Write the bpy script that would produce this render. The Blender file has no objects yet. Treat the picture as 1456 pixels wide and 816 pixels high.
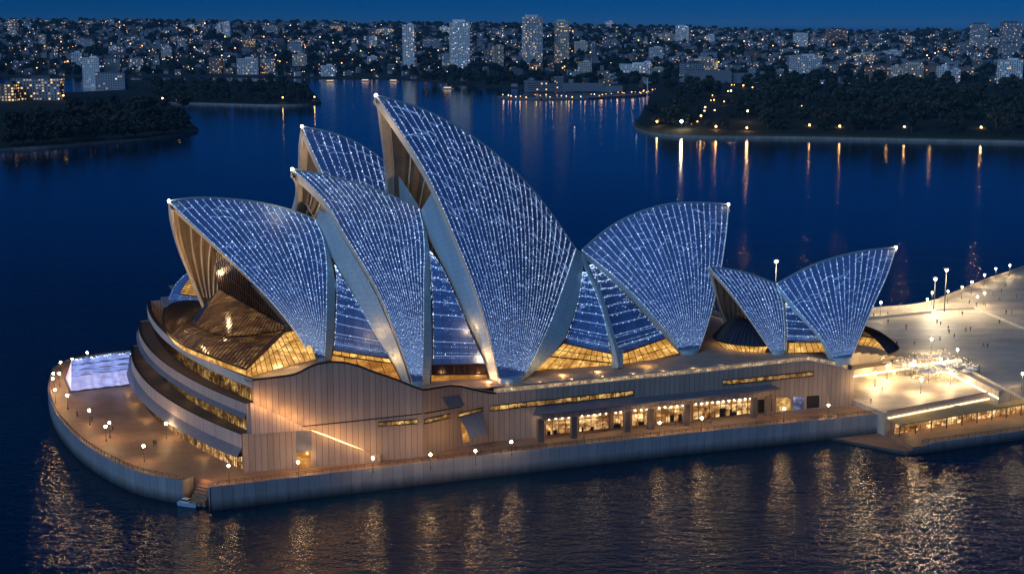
import bpy, math, random
import numpy as np
from mathutils import Vector
random.seed(7); rng = np.random.default_rng(7)
S = bpy.context.scene; COL = S.collection
# ------------------------------------------------------------------ camera, sky, sun, exposure
H, F, CX, CY = 110.0, 2000.0, 728.0, 408.0
PITCH = math.atan((408-34)/F)
cam = bpy.data.cameras.new('camera'); co = bpy.data.objects.new('camera', cam); COL.objects.link(co)
co.location = (0, 0, H); co.rotation_euler = (math.pi/2-PITCH, 0, 0)
cam.sensor_width = 36; cam.lens = 36*F/1456; cam.clip_start = 1; cam.clip_end = 500000
S.camera = co
S.view_settings.view_transform = 'Standard'; S.view_settings.look = 'None'
S.view_settings.exposure = 0; S.view_settings.gamma = 1; S.view_settings.use_curve_mapping = False
S.cycles.use_denoising = True; S.cycles.max_bounces = 5; S.cycles.diffuse_bounces = 2; S.cycles.glossy_bounces = 3
S.cycles.transparent_max_bounces = 8; S.cycles.sample_clamp_indirect = 12; S.cycles.sample_clamp_direct = 0
S.cycles.caustics_reflective = False; S.cycles.caustics_refractive = False; S.cycles.use_light_tree = True
SUN_EL, SUN_AZ = 30, 215           # soft dusk glow low behind the camera
w = bpy.data.worlds.new('World'); S.world = w; w.use_nodes = True
nt = w.node_tree; nt.nodes.clear()
out = nt.nodes.new('ShaderNodeOutputWorld'); bg = nt.nodes.new('ShaderNodeBackground')
sky = nt.nodes.new('ShaderNodeTexSky'); sky.sky_type = 'NISHITA'; sky.sun_disc = False
sky.sun_elevation = math.radians(12); sky.sun_rotation = math.radians(SUN_AZ)
sky.altitude = 6000; sky.ozone_density = 3; sky.dust_density = 0.2; sky.air_density = 1.0
hs = nt.nodes.new('ShaderNodeMix'); hs.data_type = 'RGBA'; hs.blend_type = 'MULTIPLY'; hs.inputs[0].default_value = 1
hs.inputs[7].default_value = (0.0, 0.14, 0.42, 1)
nt.links.new(sky.outputs[0], hs.inputs[6]); nt.links.new(hs.outputs[2], bg.inputs[0]); bg.inputs[1].default_value = 0.057
nt.links.new(bg.outputs[0], out.inputs[0])
sl = bpy.data.lights.new('dusk_sun', 'SUN'); sl.energy = 1.25; sl.angle = math.radians(50); sl.color = (0.36, 0.62, 1.0)
so = bpy.data.objects.new('dusk_sun', sl); COL.objects.link(so); so.location = (-200, -200, 300)
_e, _a = math.radians(SUN_EL), math.radians(SUN_AZ)
_d = Vector((math.sin(_a)*math.cos(_e), math.cos(_a)*math.cos(_e), math.sin(_e)))
so.rotation_euler = _d.to_track_quat('Z', 'Y').to_euler()
# ------------------------------------------------------------------ survey helpers
fw = np.array([0, math.cos(PITCH), -math.sin(PITCH)]); rt = np.array([1., 0, 0]); up = np.cross(rt, fw); CAM = np.array([0, 0, H])
def ray(x, y): return fw + rt*((x-CX)/F) - up*((y-CY)/F)
def atz(x, y, z):
    d = ray(x, y); return CAM + d*((z-H)/d[2])
A0 = atz(312, 727, 0); B0 = atz(1250, 612, 0)
UA = (B0-A0)/np.linalg.norm(B0-A0); VA = np.array([-UA[1], UA[0], 0]); ANG = math.atan2(UA[1], UA[0])
def W(u, v, z=0.0): return A0 + UA*u + VA*v + np.array([0, 0, z])
def uvz(p): q = p-A0; return np.array([q@UA, q@VA, p[2]])
def atv(x, y, v):
    d = ray(x, y); return uvz(CAM + d*((v-(CAM-A0)@VA)/(d@VA)))
def uz(x, y, z): return uvz(atz(x, y, z))
def atD(x, D): return (x-CX)/F*(D*math.cos(PITCH))*1.0
# ------------------------------------------------------------------ mesh + object helpers
LOC = {}
class MB:
    def __init__(s): s.v = []; s.f = []; s.m = []; s.uv = []
    def add(s, vs, fs, mi=0, uvs=None):
        o = len(s.v); s.v.extend([tuple(map(float, p)) for p in vs])
        for k, f in enumerate(fs):
            s.f.append([o+i for i in f]); s.m.append(mi)
            s.uv.append([uvs[i] for i in f] if uvs is not None else None)
        return s
    def grid(s, G, mi=0, flip=False, uvm=None):
        G = np.asarray(G); a, b = G.shape[:2]; vs = G.reshape(-1, 3)
        fs = []
        for i in range(a-1):
            for j in range(b-1):
                q = [i*b+j, i*b+j+1, (i+1)*b+j+1, (i+1)*b+j]
                fs.append(q[::-1] if flip else q)
        return s.add(vs, fs, mi, None if uvm is None else np.asarray(uvm).reshape(-1, 2))
    def box(s, c, sx, sy, sz, ang=0.0, mi=0, base=True):
        ca, sa = math.cos(ang), math.sin(ang); vs = []
        for z in ((0, sz) if base else (-sz/2, sz/2)):
            for x, y in ((-sx/2, -sy/2), (sx/2, -sy/2), (sx/2, sy/2), (-sx/2, sy/2)):
                vs.append((c[0]+x*ca-y*sa, c[1]+x*sa+y*ca, c[2]+z))
        return s.add(vs, [(3, 2, 1, 0), (4, 5, 6, 7), (0, 1, 5, 4), (1, 2, 6, 5), (2, 3, 7, 6), (3, 0, 4, 7)], mi)
    def tube(s, pts, r, n=6, mi=0, cap=True):
        pts = [np.array(p, float) for p in pts]; rings = []
        for i, p in enumerate(pts):
            d = pts[min(i+1, len(pts)-1)]-pts[max(i-1, 0)]; d = d/(np.linalg.norm(d)+1e-9)
            a = np.cross(d, (0, 0, 1) if abs(d[2]) < .9 else (1, 0, 0)); a /= np.linalg.norm(a); b = np.cross(d, a)
            rr = r[i] if hasattr(r, '__len__') else r
            rings.append([p+rr*(a*math.cos(t)+b*math.sin(t)) for t in np.linspace(0, 2*math.pi, n, endpoint=False)])
        vs = [q for R in rings for q in R]; fs = []
        for i in range(len(pts)-1):
            for k in range(n): fs.append((i*n+k, i*n+(k+1) % n, (i+1)*n+(k+1) % n, (i+1)*n+k))
        if cap: fs += [tuple(range(n-1, -1, -1)), tuple((len(pts)-1)*n+k for k in range(n))]
        return s.add(vs, fs, mi)
    def ball(s, c, r, n=8, m=5, mi=0, sq=(1, 1, 1)):
        vs = [(c[0], c[1], c[2]-r*sq[2])]; fs = []
        for i in range(1, m):
            t = -math.pi/2+math.pi*i/m
            for k in range(n):
                a = 2*math.pi*k/n; vs.append((c[0]+r*sq[0]*math.cos(t)*math.cos(a), c[1]+r*sq[1]*math.cos(t)*math.sin(a), c[2]+r*sq[2]*math.sin(t)))
        vs.append((c[0], c[1], c[2]+r*sq[2])); L = len(vs)-1
        for k in range(n):
            fs.append((0, 1+(k+1) % n, 1+k)); fs.append((L, 1+(m-2)*n+k, 1+(m-2)*n+(k+1) % n))
            for i in range(m-2): fs.append((1+i*n+k, 1+i*n+(k+1) % n, 1+(i+1)*n+(k+1) % n, 1+(i+1)*n+k))
        return s.add(vs, fs, mi)
    def octa(s, P, r):
        o = len(s.v)
        for (x, y, z), q in zip(P, r):
            s.v += [(x+q, y, z), (x-q, y, z), (x, y+q, z), (x, y-q, z), (x, y, z+q), (x, y, z-q)]
            for f in ((0, 2, 4), (2, 1, 4), (1, 3, 4), (3, 0, 4), (2, 0, 5), (1, 2, 5), (3, 1, 5), (0, 3, 5)):
                s.f.append([o+i for i in f]); s.m.append(0); s.uv.append(None)
            o += 6
        return s
    def prism(s, poly, z0, z1, mi=0, top=True, bot=False, mt=None):
        n = len(poly); vs = [(p[0], p[1], z0) for p in poly]+[(p[0], p[1], z1) for p in poly]
        L = np.cumsum([0]+[math.dist(poly[i][:2], poly[(i+1) % n][:2]) for i in range(n)])
        for i in range(n):
            j = (i+1) % n
            s.add([vs[i], vs[j], vs[n+j], vs[n+i]], [(0, 1, 2, 3)], mi, [(L[i], z0), (L[i+1], z0), (L[i+1], z1), (L[i], z1)])
        if top: s.add(vs[n:], [tuple(range(n))], mi if mt is None else mt)
        if bot: s.add(vs[:n], [tuple(range(n-1, -1, -1))], mi)
        return s
    def mesh(s, name, mats, smooth=False, off=(0, 0, 0)):
        me = bpy.data.meshes.new(name)
        v = np.array(s.v)-np.array(off) if len(s.v) else []
        me.from_pydata([tuple(p) for p in v], [], s.f)
        for m in (mats if isinstance(mats, (list, tuple)) else [mats]): me.materials.append(m)
        me.polygons.foreach_set('material_index', s.m)
        if any(u is not None for u in s.uv):
            ul = me.uv_layers.new(name='UVMap'); flat = []
            for f, u in zip(s.f, s.uv):
                for k in range(len(f)): flat += list(u[k]) if u is not None else [0, 0]
            ul.data.foreach_set('uv', np.array(flat, float))
        if smooth: me.polygons.foreach_set('use_smooth', [True]*len(me.polygons))
        me.update(); return me
    def build(s, name, mats, parent=None, smooth=False):
        off = LOC.get(parent.name, (0, 0, 0)) if parent else (0, 0, 0)
        o = bpy.data.objects.new(name, s.mesh(name, mats, smooth, off)); COL.objects.link(o)
        if parent: o.parent = parent; LOC[o.name] = off
        return o
def empty(name, loc=(0, 0, 0), parent=None):
    o = bpy.data.objects.new(name, None); COL.objects.link(o); o.empty_display_size = .5
    if parent: o.parent = parent; LOC[o.name] = LOC.get(parent.name, (0, 0, 0))
    else: o.location = tuple(loc); LOC[o.name] = tuple(loc)
    return o
def tag(o, label=None, cat=None, group=None, kind=None):
    if label: o['label'] = label
    if cat: o['category'] = cat
    if group: o['group'] = group
    if kind: o['kind'] = kind
    return o
def thing(name, loc, label, cat, group=None): return tag(empty(name, loc), label, cat, group)
def copy_tree(o, parent=None):
    c = o.copy(); COL.objects.link(c)
    if parent: c.parent = parent
    for ch in o.children: copy_tree(ch, c)
    return c
def light(name, p, power, col=(1, .62, .28), r=.3, parent=None):
    l = bpy.data.lights.new(name, 'POINT'); l.energy = power; l.color = col; l.shadow_soft_size = r
    o = bpy.data.objects.new(name, l); COL.objects.link(o)
    off = np.array(LOC.get(parent.name, (0, 0, 0))) if parent else 0
    o.location = tuple(np.array(p)-off)
    if parent: o.parent = parent
    return o
def nth(n): return str(n)+('th' if 10 <= n % 100 <= 20 else {1: 'st', 2: 'nd', 3: 'rd'}.get(n % 10, 'th'))
# ------------------------------------------------------------------ materials
def M(name, col, rough=.7, metal=0, emit=None, es=0, noise=0, nscale=1.0, bump=0, spec=None, col2=None, coord='Object', stretch=None):
    m = bpy.data.materials.new(name); m.use_nodes = True; t = m.node_tree; b = t.nodes['Principled BSDF']
    b.inputs['Base Color'].default_value = (*col, 1); b.inputs['Roughness'].default_value = rough; b.inputs['Metallic'].default_value = metal
    if spec is not None: b.inputs['Specular IOR Level'].default_value = spec
    if emit: b.inputs['Emission Color'].default_value = (*emit, 1); b.inputs['Emission Strength'].default_value = es
    if noise or bump:
        tc = t.nodes.new('ShaderNodeTexCoord'); mp = t.nodes.new('ShaderNodeMapping'); mp.inputs[3].default_value = stretch or (1, 1, 1)
        nz = t.nodes.new('ShaderNodeTexNoise')
        nz.inputs['Scale'].default_value = nscale; nz.inputs['Detail'].default_value = 5; nz.inputs['Roughness'].default_value = .65
        t.links.new(tc.outputs[coord], mp.inputs[0]); t.links.new(mp.outputs[0], nz.inputs['Vector'])
        if noise:
            rp = t.nodes.new('ShaderNodeMapRange'); rp.inputs[1].default_value = .3; rp.inputs[2].default_value = .7
            t.links.new(nz.outputs[0], rp.inputs[0])
            mx = t.nodes.new('ShaderNodeMix'); mx.data_type = 'RGBA'; t.links.new(rp.outputs[0], mx.inputs[0])
            mx.inputs[6].default_value = (*[c*(1-noise) for c in col], 1); mx.inputs[7].default_value = (*(col2 or [min(1, c*(1+noise)) for c in col]), 1)
            t.links.new(mx.outputs[2], b.inputs['Base Color'])
        if bump:
            bp = t.nodes.new('ShaderNodeBump'); bp.inputs['Strength'].default_value = bump; bp.inputs['Distance'].default_value = .2
            t.links.new(nz.outputs[0], bp.inputs['Height']); t.links.new(bp.outputs[0], b.inputs['Normal'])
    return m
def noem(m): m.cycles.emission_sampling = 'NONE'; return m
def panel_mat(name, col, step, rough=.75, line=.05, var=.12, dark=.35, hstep=None, stain=None):
    """cladding: joints every `step` m along UV.x, panel to panel tone change, grime"""
    m = bpy.data.materials.new(name); m.use_nodes = True; t = m.node_tree; b = t.nodes['Principled BSDF']; N = t.nodes.new; L = t.links.new
    uv = N('ShaderNodeUVMap'); sp = N('ShaderNodeSeparateXYZ'); L(uv.outputs[0], sp.inputs[0])
    def math_(op, a, c=None):
        n = N('ShaderNodeMath'); n.operation = op
        for i, q in enumerate((a, c)):
            if q is None: continue
            if isinstance(q, (int, float)): n.inputs[i].default_value = q
            else: L(q, n.inputs[i])
        return n.outputs[0]
    x = math_('DIVIDE', sp.outputs[0], step); fr = math_('FRACT', x); ln = math_('LESS_THAN', fr, line)
    if hstep:
        y = math_('DIVIDE', sp.outputs[1], hstep); ln = math_('MAXIMUM', ln, math_('LESS_THAN', math_('FRACT', y), .06))
    wn = N('ShaderNodeTexWhiteNoise'); wn.noise_dimensions = '1D'; L(math_('FLOOR', x), wn.inputs['W'])
    tc = N('ShaderNodeTexCoord'); nz = N('ShaderNodeTexNoise'); nz.inputs['Scale'].default_value = .5; nz.inputs['Detail'].default_value = 6; nz.inputs['Roughness'].default_value = .7
    mp = N('ShaderNodeMapping'); mp.inputs[3].default_value = (1, 1, .25); L(tc.outputs['Object'], mp.inputs[0]); L(mp.outputs[0], nz.inputs['Vector'])
    k = math_('ADD', math_('MULTIPLY', wn.outputs[0], var), math_('MULTIPLY', nz.outputs[0], .45)); k = math_('ADD', k, 1-var/2-.22)
    k = math_('MULTIPLY', k, math_('SUBTRACT', 1, math_('MULTIPLY', ln, 1-dark)))
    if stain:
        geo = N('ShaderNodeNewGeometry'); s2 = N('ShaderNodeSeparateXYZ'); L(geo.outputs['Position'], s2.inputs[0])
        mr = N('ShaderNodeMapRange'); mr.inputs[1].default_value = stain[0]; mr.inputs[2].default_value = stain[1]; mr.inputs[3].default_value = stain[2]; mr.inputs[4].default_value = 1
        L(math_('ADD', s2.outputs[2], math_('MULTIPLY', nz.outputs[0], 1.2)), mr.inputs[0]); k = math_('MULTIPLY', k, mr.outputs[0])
    vm = N('ShaderNodeVectorMath'); vm.operation = 'SCALE'; vm.inputs[0].default_value = col; L(k, vm.inputs[3]); L(vm.outputs[0], b.inputs['Base Color'])
    b.inputs['Roughness'].default_value = rough
    bp = N('ShaderNodeBump'); bp.inputs['Strength'].default_value = .6; bp.inputs['Distance'].default_value = .08; bp.invert = True; L(ln, bp.inputs['Height']); L(bp.outputs[0], b.inputs['Normal'])
    return m
def lit_mat(name, c1, c2, s1, s2, scale=(.5, .5, .5), rough=.25, base=(.05, .035, .02)):
    """lit room seen through glass: emission broken up by what stands inside"""
    m = bpy.data.materials.new(name); m.use_nodes = True; t = m.node_tree; b = t.nodes['Principled BSDF']; N = t.nodes.new; L = t.links.new
    b.inputs['Base Color'].default_value = (*base, 1); b.inputs['Roughness'].default_value = rough
    tc = N('ShaderNodeTexCoord'); mp = N('ShaderNodeMapping'); mp.inputs[3].default_value = scale; mp.inputs[2].default_value = (0, 0, -ANG)
    mp.vector_type = 'TEXTURE' if False else 'POINT'
    L(tc.outputs['Object'], mp.inputs[0])
    nz = N('ShaderNodeTexNoise'); nz.inputs['Scale'].default_value = 1; nz.inputs['Detail'].default_value = 6; nz.inputs['Roughness'].default_value = .8; L(mp.outputs[0], nz.inputs['Vector'])
    vo = N('ShaderNodeTexVoronoi'); vo.distance = 'CHEBYCHEV'; vo.inputs['Scale'].default_value = 1.3; L(mp.outputs[0], vo.inputs['Vector'])
    mr = N('ShaderNodeMapRange'); mr.inputs[1].default_value = .36; mr.inputs[2].default_value = .66; L(nz.outputs[0], mr.inputs[0])
    mu = N('ShaderNodeMath'); mu.operation = 'MULTIPLY'; sp = N('ShaderNodeSeparateColor'); L(vo.outputs['Color'], sp.inputs[0])
    ad = N('ShaderNodeMath'); ad.operation = 'ADD'; ad.inputs[1].default_value = .25; L(sp.outputs[0], ad.inputs[0]); L(ad.outputs[0], mu.inputs[0]); L(mr.outputs[0], mu.inputs[1])
    mx = N('ShaderNodeMix'); mx.data_type = 'RGBA'; L(mu.outputs[0], mx.inputs[0]); mx.inputs[6].default_value = (*c1, 1); mx.inputs[7].default_value = (*c2, 1)
    L(mx.outputs[2], b.inputs['Emission Color'])
    st = N('ShaderNodeMapRange'); st.inputs[3].default_value = s1; st.inputs[4].default_value = s2; L(mu.outputs[0], st.inputs[0]); L(st.outputs[0], b.inputs['Emission Strength'])
    return m
m_tile = None
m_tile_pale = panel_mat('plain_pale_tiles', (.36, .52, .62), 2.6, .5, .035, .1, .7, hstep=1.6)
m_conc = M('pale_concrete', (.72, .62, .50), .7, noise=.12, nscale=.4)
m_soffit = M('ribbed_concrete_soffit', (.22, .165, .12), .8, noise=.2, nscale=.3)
m_bulb = noem(M('white_bulb', (.8, .9, 1), .5, emit=(.66, .82, 1), es=1.8))
m_cable = noem(M('glowing_light_cable', (.6, .8, 1), .5, emit=(.42, .64, 1), es=.5))
m_bulb2 = noem(M('dim_blue_bulb', (.6, .8, 1), .5, emit=(.38, .62, 1), es=1.0))
m_tip = M('warm_white_lamp_glass', (1, .9, .7), .4, emit=(1, .78, .45), es=30)
m_globe = M('lamp_globe_glass', (1, .85, .6), .4, emit=(1, .60, .25), es=230)
m_globe_w = M('white_lamp_globe', (1, .95, .85), .4, emit=(1, .80, .5), es=40)
m_flood = M('flood_lamp_glass', (1, .95, .85), .4, emit=(1, .86, .62), es=60)
m_iron = M('dark_painted_iron', (.03, .03, .035), .5)
m_bronze = M('bronze_mullion', (.06, .04, .025), .45, metal=.6)
m_wall = panel_mat('pink_granite_cladding', (.385, .30, .25), 1.45, .75, .07, .2, .22)
m_wall2 = panel_mat('pink_granite_cladding_small', (.52, .41, .36), 1.0, .75, .08, .16, .25)
m_pale = panel_mat('pale_fascia_panels', (.58, .54, .52), 1.2, .6, .05, .08, .55)
m_awn = M('slate_awning_metal', (.16, .17, .21), .5, noise=.15, nscale=.8)
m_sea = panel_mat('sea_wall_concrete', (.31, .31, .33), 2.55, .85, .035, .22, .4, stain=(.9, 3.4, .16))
m_pave = M('granite_paving', (.33, .20, .125), .6, noise=.28, nscale=.12, bump=.05)
m_plaza = M('forecourt_paving', (.62, .54, .44), .55, noise=.3, nscale=.06, stretch=(.35, 1.6, 1))
def add_slabs(m, sx, sy, k):
    t = m.node_tree; b = t.nodes['Principled BSDF']; src = b.inputs['Base Color'].links[0].from_socket; tc = t.nodes.new('ShaderNodeTexCoord'); mp = t.nodes.new('ShaderNodeMapping'); mp.inputs[2].default_value = (0, 0, -ANG)
    br = t.nodes.new('ShaderNodeTexBrick'); br.inputs['Scale'].default_value = 1; br.inputs['Brick Width'].default_value = sx; br.inputs['Row Height'].default_value = sy; br.inputs['Mortar Size'].default_value = .07; br.inputs['Color1'].default_value = (1, 1, 1, 1); br.inputs['Color2'].default_value = (.84, .84, .84, 1); br.inputs['Mortar'].default_value = (k, k, k, 1)
    mx = t.nodes.new('ShaderNodeMix'); mx.data_type = 'RGBA'; mx.blend_type = 'MULTIPLY'; mx.inputs[0].default_value = 1
    t.links.new(tc.outputs['Object'], mp.inputs[0]); t.links.new(mp.outputs[0], br.inputs['Vector']); t.links.new(src, mx.inputs[6]); t.links.new(br.outputs[0], mx.inputs[7]); t.links.new(mx.outputs[2], b.inputs['Base Color'])
m_deck = M('deck_paving', (.40, .31, .25), .65, noise=.15, nscale=.15)
add_slabs(m_plaza, 4.5, 2.2, .6); add_slabs(m_pave, 3.6, 1.2, .55); add_slabs(m_deck, 3, 1.5, .7)
m_gold = lit_mat('gold_lit_foyer', (.85, .36, .05), (1, .62, .18), .45, 1.5, (.35, .35, .5))
m_amber = lit_mat('amber_lit_foyer', (.75, .26, .03), (1, .5, .12), .30, .85, (.25, .25, .6))
m_shop = lit_mat('lit_shop_interior', (.45, .15, .02), (1, .70, .32), .12, 2.3, (.35, .5, .6))
m_slit = lit_mat('lit_slit_window', (.4, .14, .02), (1, .64, .2), .04, 1.3, (.4, .4, .4))
m_bglass = lit_mat('bronze_foyer_glass', (.55, .2, .04), (1, .55, .18), .02, .34, (.22, .5, .25), .14, (.07, .05, .04))
m_dglass = M('dark_tinted_glass', (.05, .035, .035), .18, metal=.3)
m_strip = M('warm_light_strip', (1, .8, .5), .5, emit=(1, .70, .30), es=3.0)
m_strip_w = M('bright_warm_strip', (1, .9, .7), .5, emit=(1, .76, .40), es=3.5)
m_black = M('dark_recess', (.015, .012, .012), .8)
m_white = M('white_canvas', (.8, .8, .8), .7, noise=.06, nscale=.5)
m_ground = M('park_soil', (.016, .026, .018), .9, noise=.4, nscale=.02)
m_lawn = M('park_lawn', (.05, .085, .025), .9, noise=.3, nscale=.05)
m_leaf = [M('dark_leaves', (.022, .034, .024), .7, noise=.4, nscale=.15), M('mid_green_leaves', (.03, .046, .03), .7, noise=.4, nscale=.15), M('olive_leaves', (.04, .05, .034), .7, noise=.4, nscale=.15)]
m_bark = M('bark', (.10, .075, .055), .9)
m_stone = panel_mat('sandstone_blocks', (.30, .29, .27), 3.5, .85, .06, .3, .5)
m_hill = M('far_hill_ground', (.025, .032, .028), .95, noise=.4, nscale=.01)
m_tile = panel_mat('blue_lit_shell_tiles', (.105, .205, .47), 2.3, .5, .07, .22, .62, hstep=2.3)  # blue of the projected and string lights is put into the tile colour
# water
def water_mat():
    m = bpy.data.materials.new('harbour_water'); m.use_nodes = True; t = m.node_tree; b = t.nodes['Principled BSDF']; N = t.nodes.new; L = t.links.new
    b.inputs['Base Color'].default_value = (.0, .02, .05, 1); b.inputs['Roughness'].default_value = .07; b.inputs['IOR'].default_value = 1.33
    tc = N('ShaderNodeTexCoord'); mp = N('ShaderNodeMapping'); mp.inputs[2].default_value = (0, 0, .35); mp.inputs[3].default_value = (.55, 1, 1); L(tc.outputs['Object'], mp.inputs[0])
    acc = None
    for sc, amp, det in ((.07, .6, 2), (.42, .46, 3), (1.5, .20, 2), (4.2, .05, 1)):
        nz = N('ShaderNodeTexNoise'); nz.inputs['Scale'].default_value = sc; nz.inputs['Detail'].default_value = det; nz.inputs['Roughness'].default_value = .55; nz.inputs['Distortion'].default_value = .4
        L(mp.outputs[0], nz.inputs['Vector']); mu = N('ShaderNodeMath'); mu.operation = 'MULTIPLY'; mu.inputs[1].default_value = amp; L(nz.outputs[0], mu.inputs[0])
        if acc is None: acc = mu.outputs[0]
        else:
            a = N('ShaderNodeMath'); a.operation = 'ADD'; L(acc, a.inputs[0]); L(mu.outputs[0], a.inputs[1]); acc = a.outputs[0]
    geo = N('ShaderNodeNewGeometry'); sp = N('ShaderNodeSeparateXYZ'); L(geo.outputs['Position'], sp.inputs[0])   # the outer bay lies calmer than the wind-ruffled water round the point
    mr = N('ShaderNodeMapRange'); mr.inputs[1].default_value = 340; mr.inputs[2].default_value = 760; mr.inputs[3].default_value = .85; mr.inputs[4].default_value = .11; L(sp.outputs[1], mr.inputs[0])
    bp = N('ShaderNodeBump'); bp.inputs['Strength'].default_value = 1; L(mr.outputs[0], bp.inputs['Distance']); L(acc, bp.inputs['Height']); L(bp.outputs[0], b.inputs['Normal'])
    return m
m_water = water_mat()
# ------------------------------------------------------------------ setting: water, broadwalk, forecourt, far land
mb = MB(); R = 160000
mb.add([(-R, -3000, 0), (R, -3000, 0), (R, R, 0), (-R, R, 0)], [(0, 1, 2, 3)]); tag(mb.build('harbour_water', m_water), kind='structure')
ZB, ZP, ZT = 5.5, 9.0, 6.8      # broadwalk, forecourt, cafe terrace levels
front = [(182, -2.6), (120, 0.2), (60, 1.4), (20, 1.6), (0, 1.3), (-1.4, 1.8)]
notch = [(-1.4, 1.8), (1.2, 4.8), (-4.2, 10.6), (-6.8, 8.4)]
curve_ctrl = [(-6.8, 8.4), (-15.2, 18.3), (-21.8, 33.8), (-26.9, 53.7), (-30.2, 77.9), (-31, 101.9), (-29.7, 118.8), (-27.5, 133), (-23, 142.5), (-15, 147), (0, 149)]
def catmull(P, n=6):
    P = [np.array(p, float) for p in P]; o = []
    for i in range(len(P)-1):
        a, b, c, d = P[max(i-1, 0)], P[i], P[i+1], P[min(i+2, len(P)-1)]
        for k in range(n):
            t = k/n; o.append(.5*((2*b)+(c-a)*t+(2*a-5*b+4*c-d)*t*t+(3*b-a-3*c+d)*t**3))
    o.append(P[-1]); return o
curve = [tuple(p) for p in catmull(curve_ctrl)]
back = [(0, 149), (120, 135), (200, 118), (262, 113)]
pave_poly = front[:-1]+notch+curve[1:]+back[1:]+[(262, 60), (205, 60), (205, -2.6)]
xy = lambda L: [W(u, v)[:2] for u, v in L]
mb = MB(); mb.prism(xy(pave_poly[::-1]), .3, ZB, 0); tag(mb.build('broadwalk_pavement', m_pave), kind='structure')
def wallstrip(mb, path, z0, z1, th, mi=0, cap=True, shift=0):
    """vertical wall along a uv path with thickness th to the left, z0/z1 numbers or lists"""
    n = len(path); P = [np.array(p, float) for p in path]; Lg = np.cumsum([0]+[np.linalg.norm(P[i+1]-P[i]) for i in range(n-1)])
    z0 = [z0]*n if np.isscalar(z0) else z0; z1 = [z1]*n if np.isscalar(z1) else z1
    off = []; nn = []
    for i in range(n):
        d = P[min(i+1, n-1)]-P[max(i-1, 0)]; d = d/np.linalg.norm(d); nn.append(np.array([-d[1], d[0]]))
    P = [p-shift*q for p, q in zip(P, nn)]; off = [p+th*q for p, q in zip(P, nn)]
    G = np.array([[W(*P[i], z0[i]) for i in range(n)], [W(*P[i], z1[i]) for i in range(n)]]); U = np.array([[(Lg[i], z0[i]) for i in range(n)], [(Lg[i], z1[i]) for i in range(n)]])
    G2 = np.array([[W(*off[i], z0[i]) for i in range(n)], [W(*off[i], z1[i]) for i in range(n)]])
    mb.grid(G, mi, False, U); mb.grid(G2, mi, True, U); mb.grid(np.array([G[1], G2[1]]), mi, False, np.array([U[1], U[1]+(0, .1)]))
    for i in (0, n-1): mb.add([G[0][i], G2[0][i], G2[1][i], G[1][i]], [(0, 1, 2, 3)], mi, [(0.5, 0), (1, 0), (1, 1), (0.5, 1)])
    return mb
sw = MB()
fl = [(185, -2.9)]+front[1:-1]+[(-1.6, 1.3)]
wallstrip(sw, fl[::-1], -1, ZB+.25, .35, shift=.3); wallstrip(sw, [(1.0, 4.5), (-1.9, 1.0)], -1, ZB+.25, .3, shift=.3)
wallstrip(sw, curve[::-1], -1, ZB+.25, .35, shift=.3); wallstrip(sw, [(-7.1, 8.2), (-4.3, 10.5)], -1, ZB+.25, .3, shift=.3)
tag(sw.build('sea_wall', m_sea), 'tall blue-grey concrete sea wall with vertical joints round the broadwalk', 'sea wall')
# forecourt
pl_back = [uz(x, y, ZP)[:2] for x, y in ((1236, 441), (1262, 439), (1290, 437), (1312, 434), (1335, 428), (1360, 417), (1385, 407), (1410, 397), (1435, 389), (1458, 381), (1500, 366))]
terr = [uz(x, y, ZP)[:2] for x, y in ((1202, 527), (1326, 509), (1400, 546), (1420, 556))]
pl_poly = [(177.6, 30), (177.6, 112)]+[(252, 112)]+[tuple(p) for p in pl_back[1:]]+[(470, 120), (470, 12), (262, 7.9)]+[tuple(p) for p in terr[::-1]]
pl_poly = [p for p in pl_poly]
mb = MB(); mb.prism(xy(pl_poly[::-1]), .2, ZP, 0); tag(mb.build('forecourt_ground', m_plaza), kind='structure')
LOWPAVE = [(177.75, -6), (262, 7.8), (262, 62), (177.75, 62)]
mb = MB(); mb.prism(xy(LOWPAVE), .25, ZT, 0); tag(mb.build('terrace_ground', m_plaza), kind='structure')
# ------------------------------------------------------------------ the shell-roofed hall: one building, its parts and sub-parts
HALL = thing('concert_hall', W(90, 60, ZB), 'large white-shelled hall strung with blue-white lights on a pink stone podium by the water', 'building')
def resamp(c, n):
    c = np.asarray(c, float); d = np.r_[0, np.cumsum(np.linalg.norm(np.diff(c, axis=0), axis=1))]; t = np.linspace(0, d[-1], n)
    return np.stack([np.interp(t, d, c[:, k]) for k in range(3)], 1)
def smooth_px(px, n=5): return [tuple(p) for p in catmull(px, n)]
def crv(px, v0, vF, zF, zT=None, p=2.0, dv=0.0, sm=True):
    """a curve seen in the survey photo laid on the arch profile v(z) of a shell symmetric about v0"""
    if sm and len(px) > 2: px = smooth_px(px)
    o = []
    if zT is None: zT = atv(*px[0], v0)[2]
    for x, y in px:
        lo, hi = vF-15, v0+15
        for _ in range(50):
            mid = (lo+hi)/2; z = atv(x, y, mid)[2]; h = min(max((z-zF)/(zT-zF), 0), 1)
            if vF+(v0-vF)*h**p+dv-mid > 0: lo = mid
            else: hi = mid
        o.append(atv(x, y, (lo+hi)/2))
    return np.array(o)
def ridge(px, v0): return np.array([atv(x, y, v0) for x, y in smooth_px(px)])
def coons(C0, C1, Rg, ns=40, nt=40):
    """C0, C1 run from the ridge down to the foot; Rg along the ridge from C0 to C1; grid [foot..ridge][mouth..back]"""
    C0 = resamp(C0[::-1], ns); C1 = resamp(C1[::-1], ns); Rg = resamp(Rg, nt)
    s = np.linspace(0, 1, ns)[:, None, None]; t = np.linspace(0, 1, nt)[None, :, None]
    return (1-t)*C0[:, None]+t*C1[:, None]+s*(Rg[None]-((1-t)*Rg[0]+t*Rg[-1]))
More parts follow.
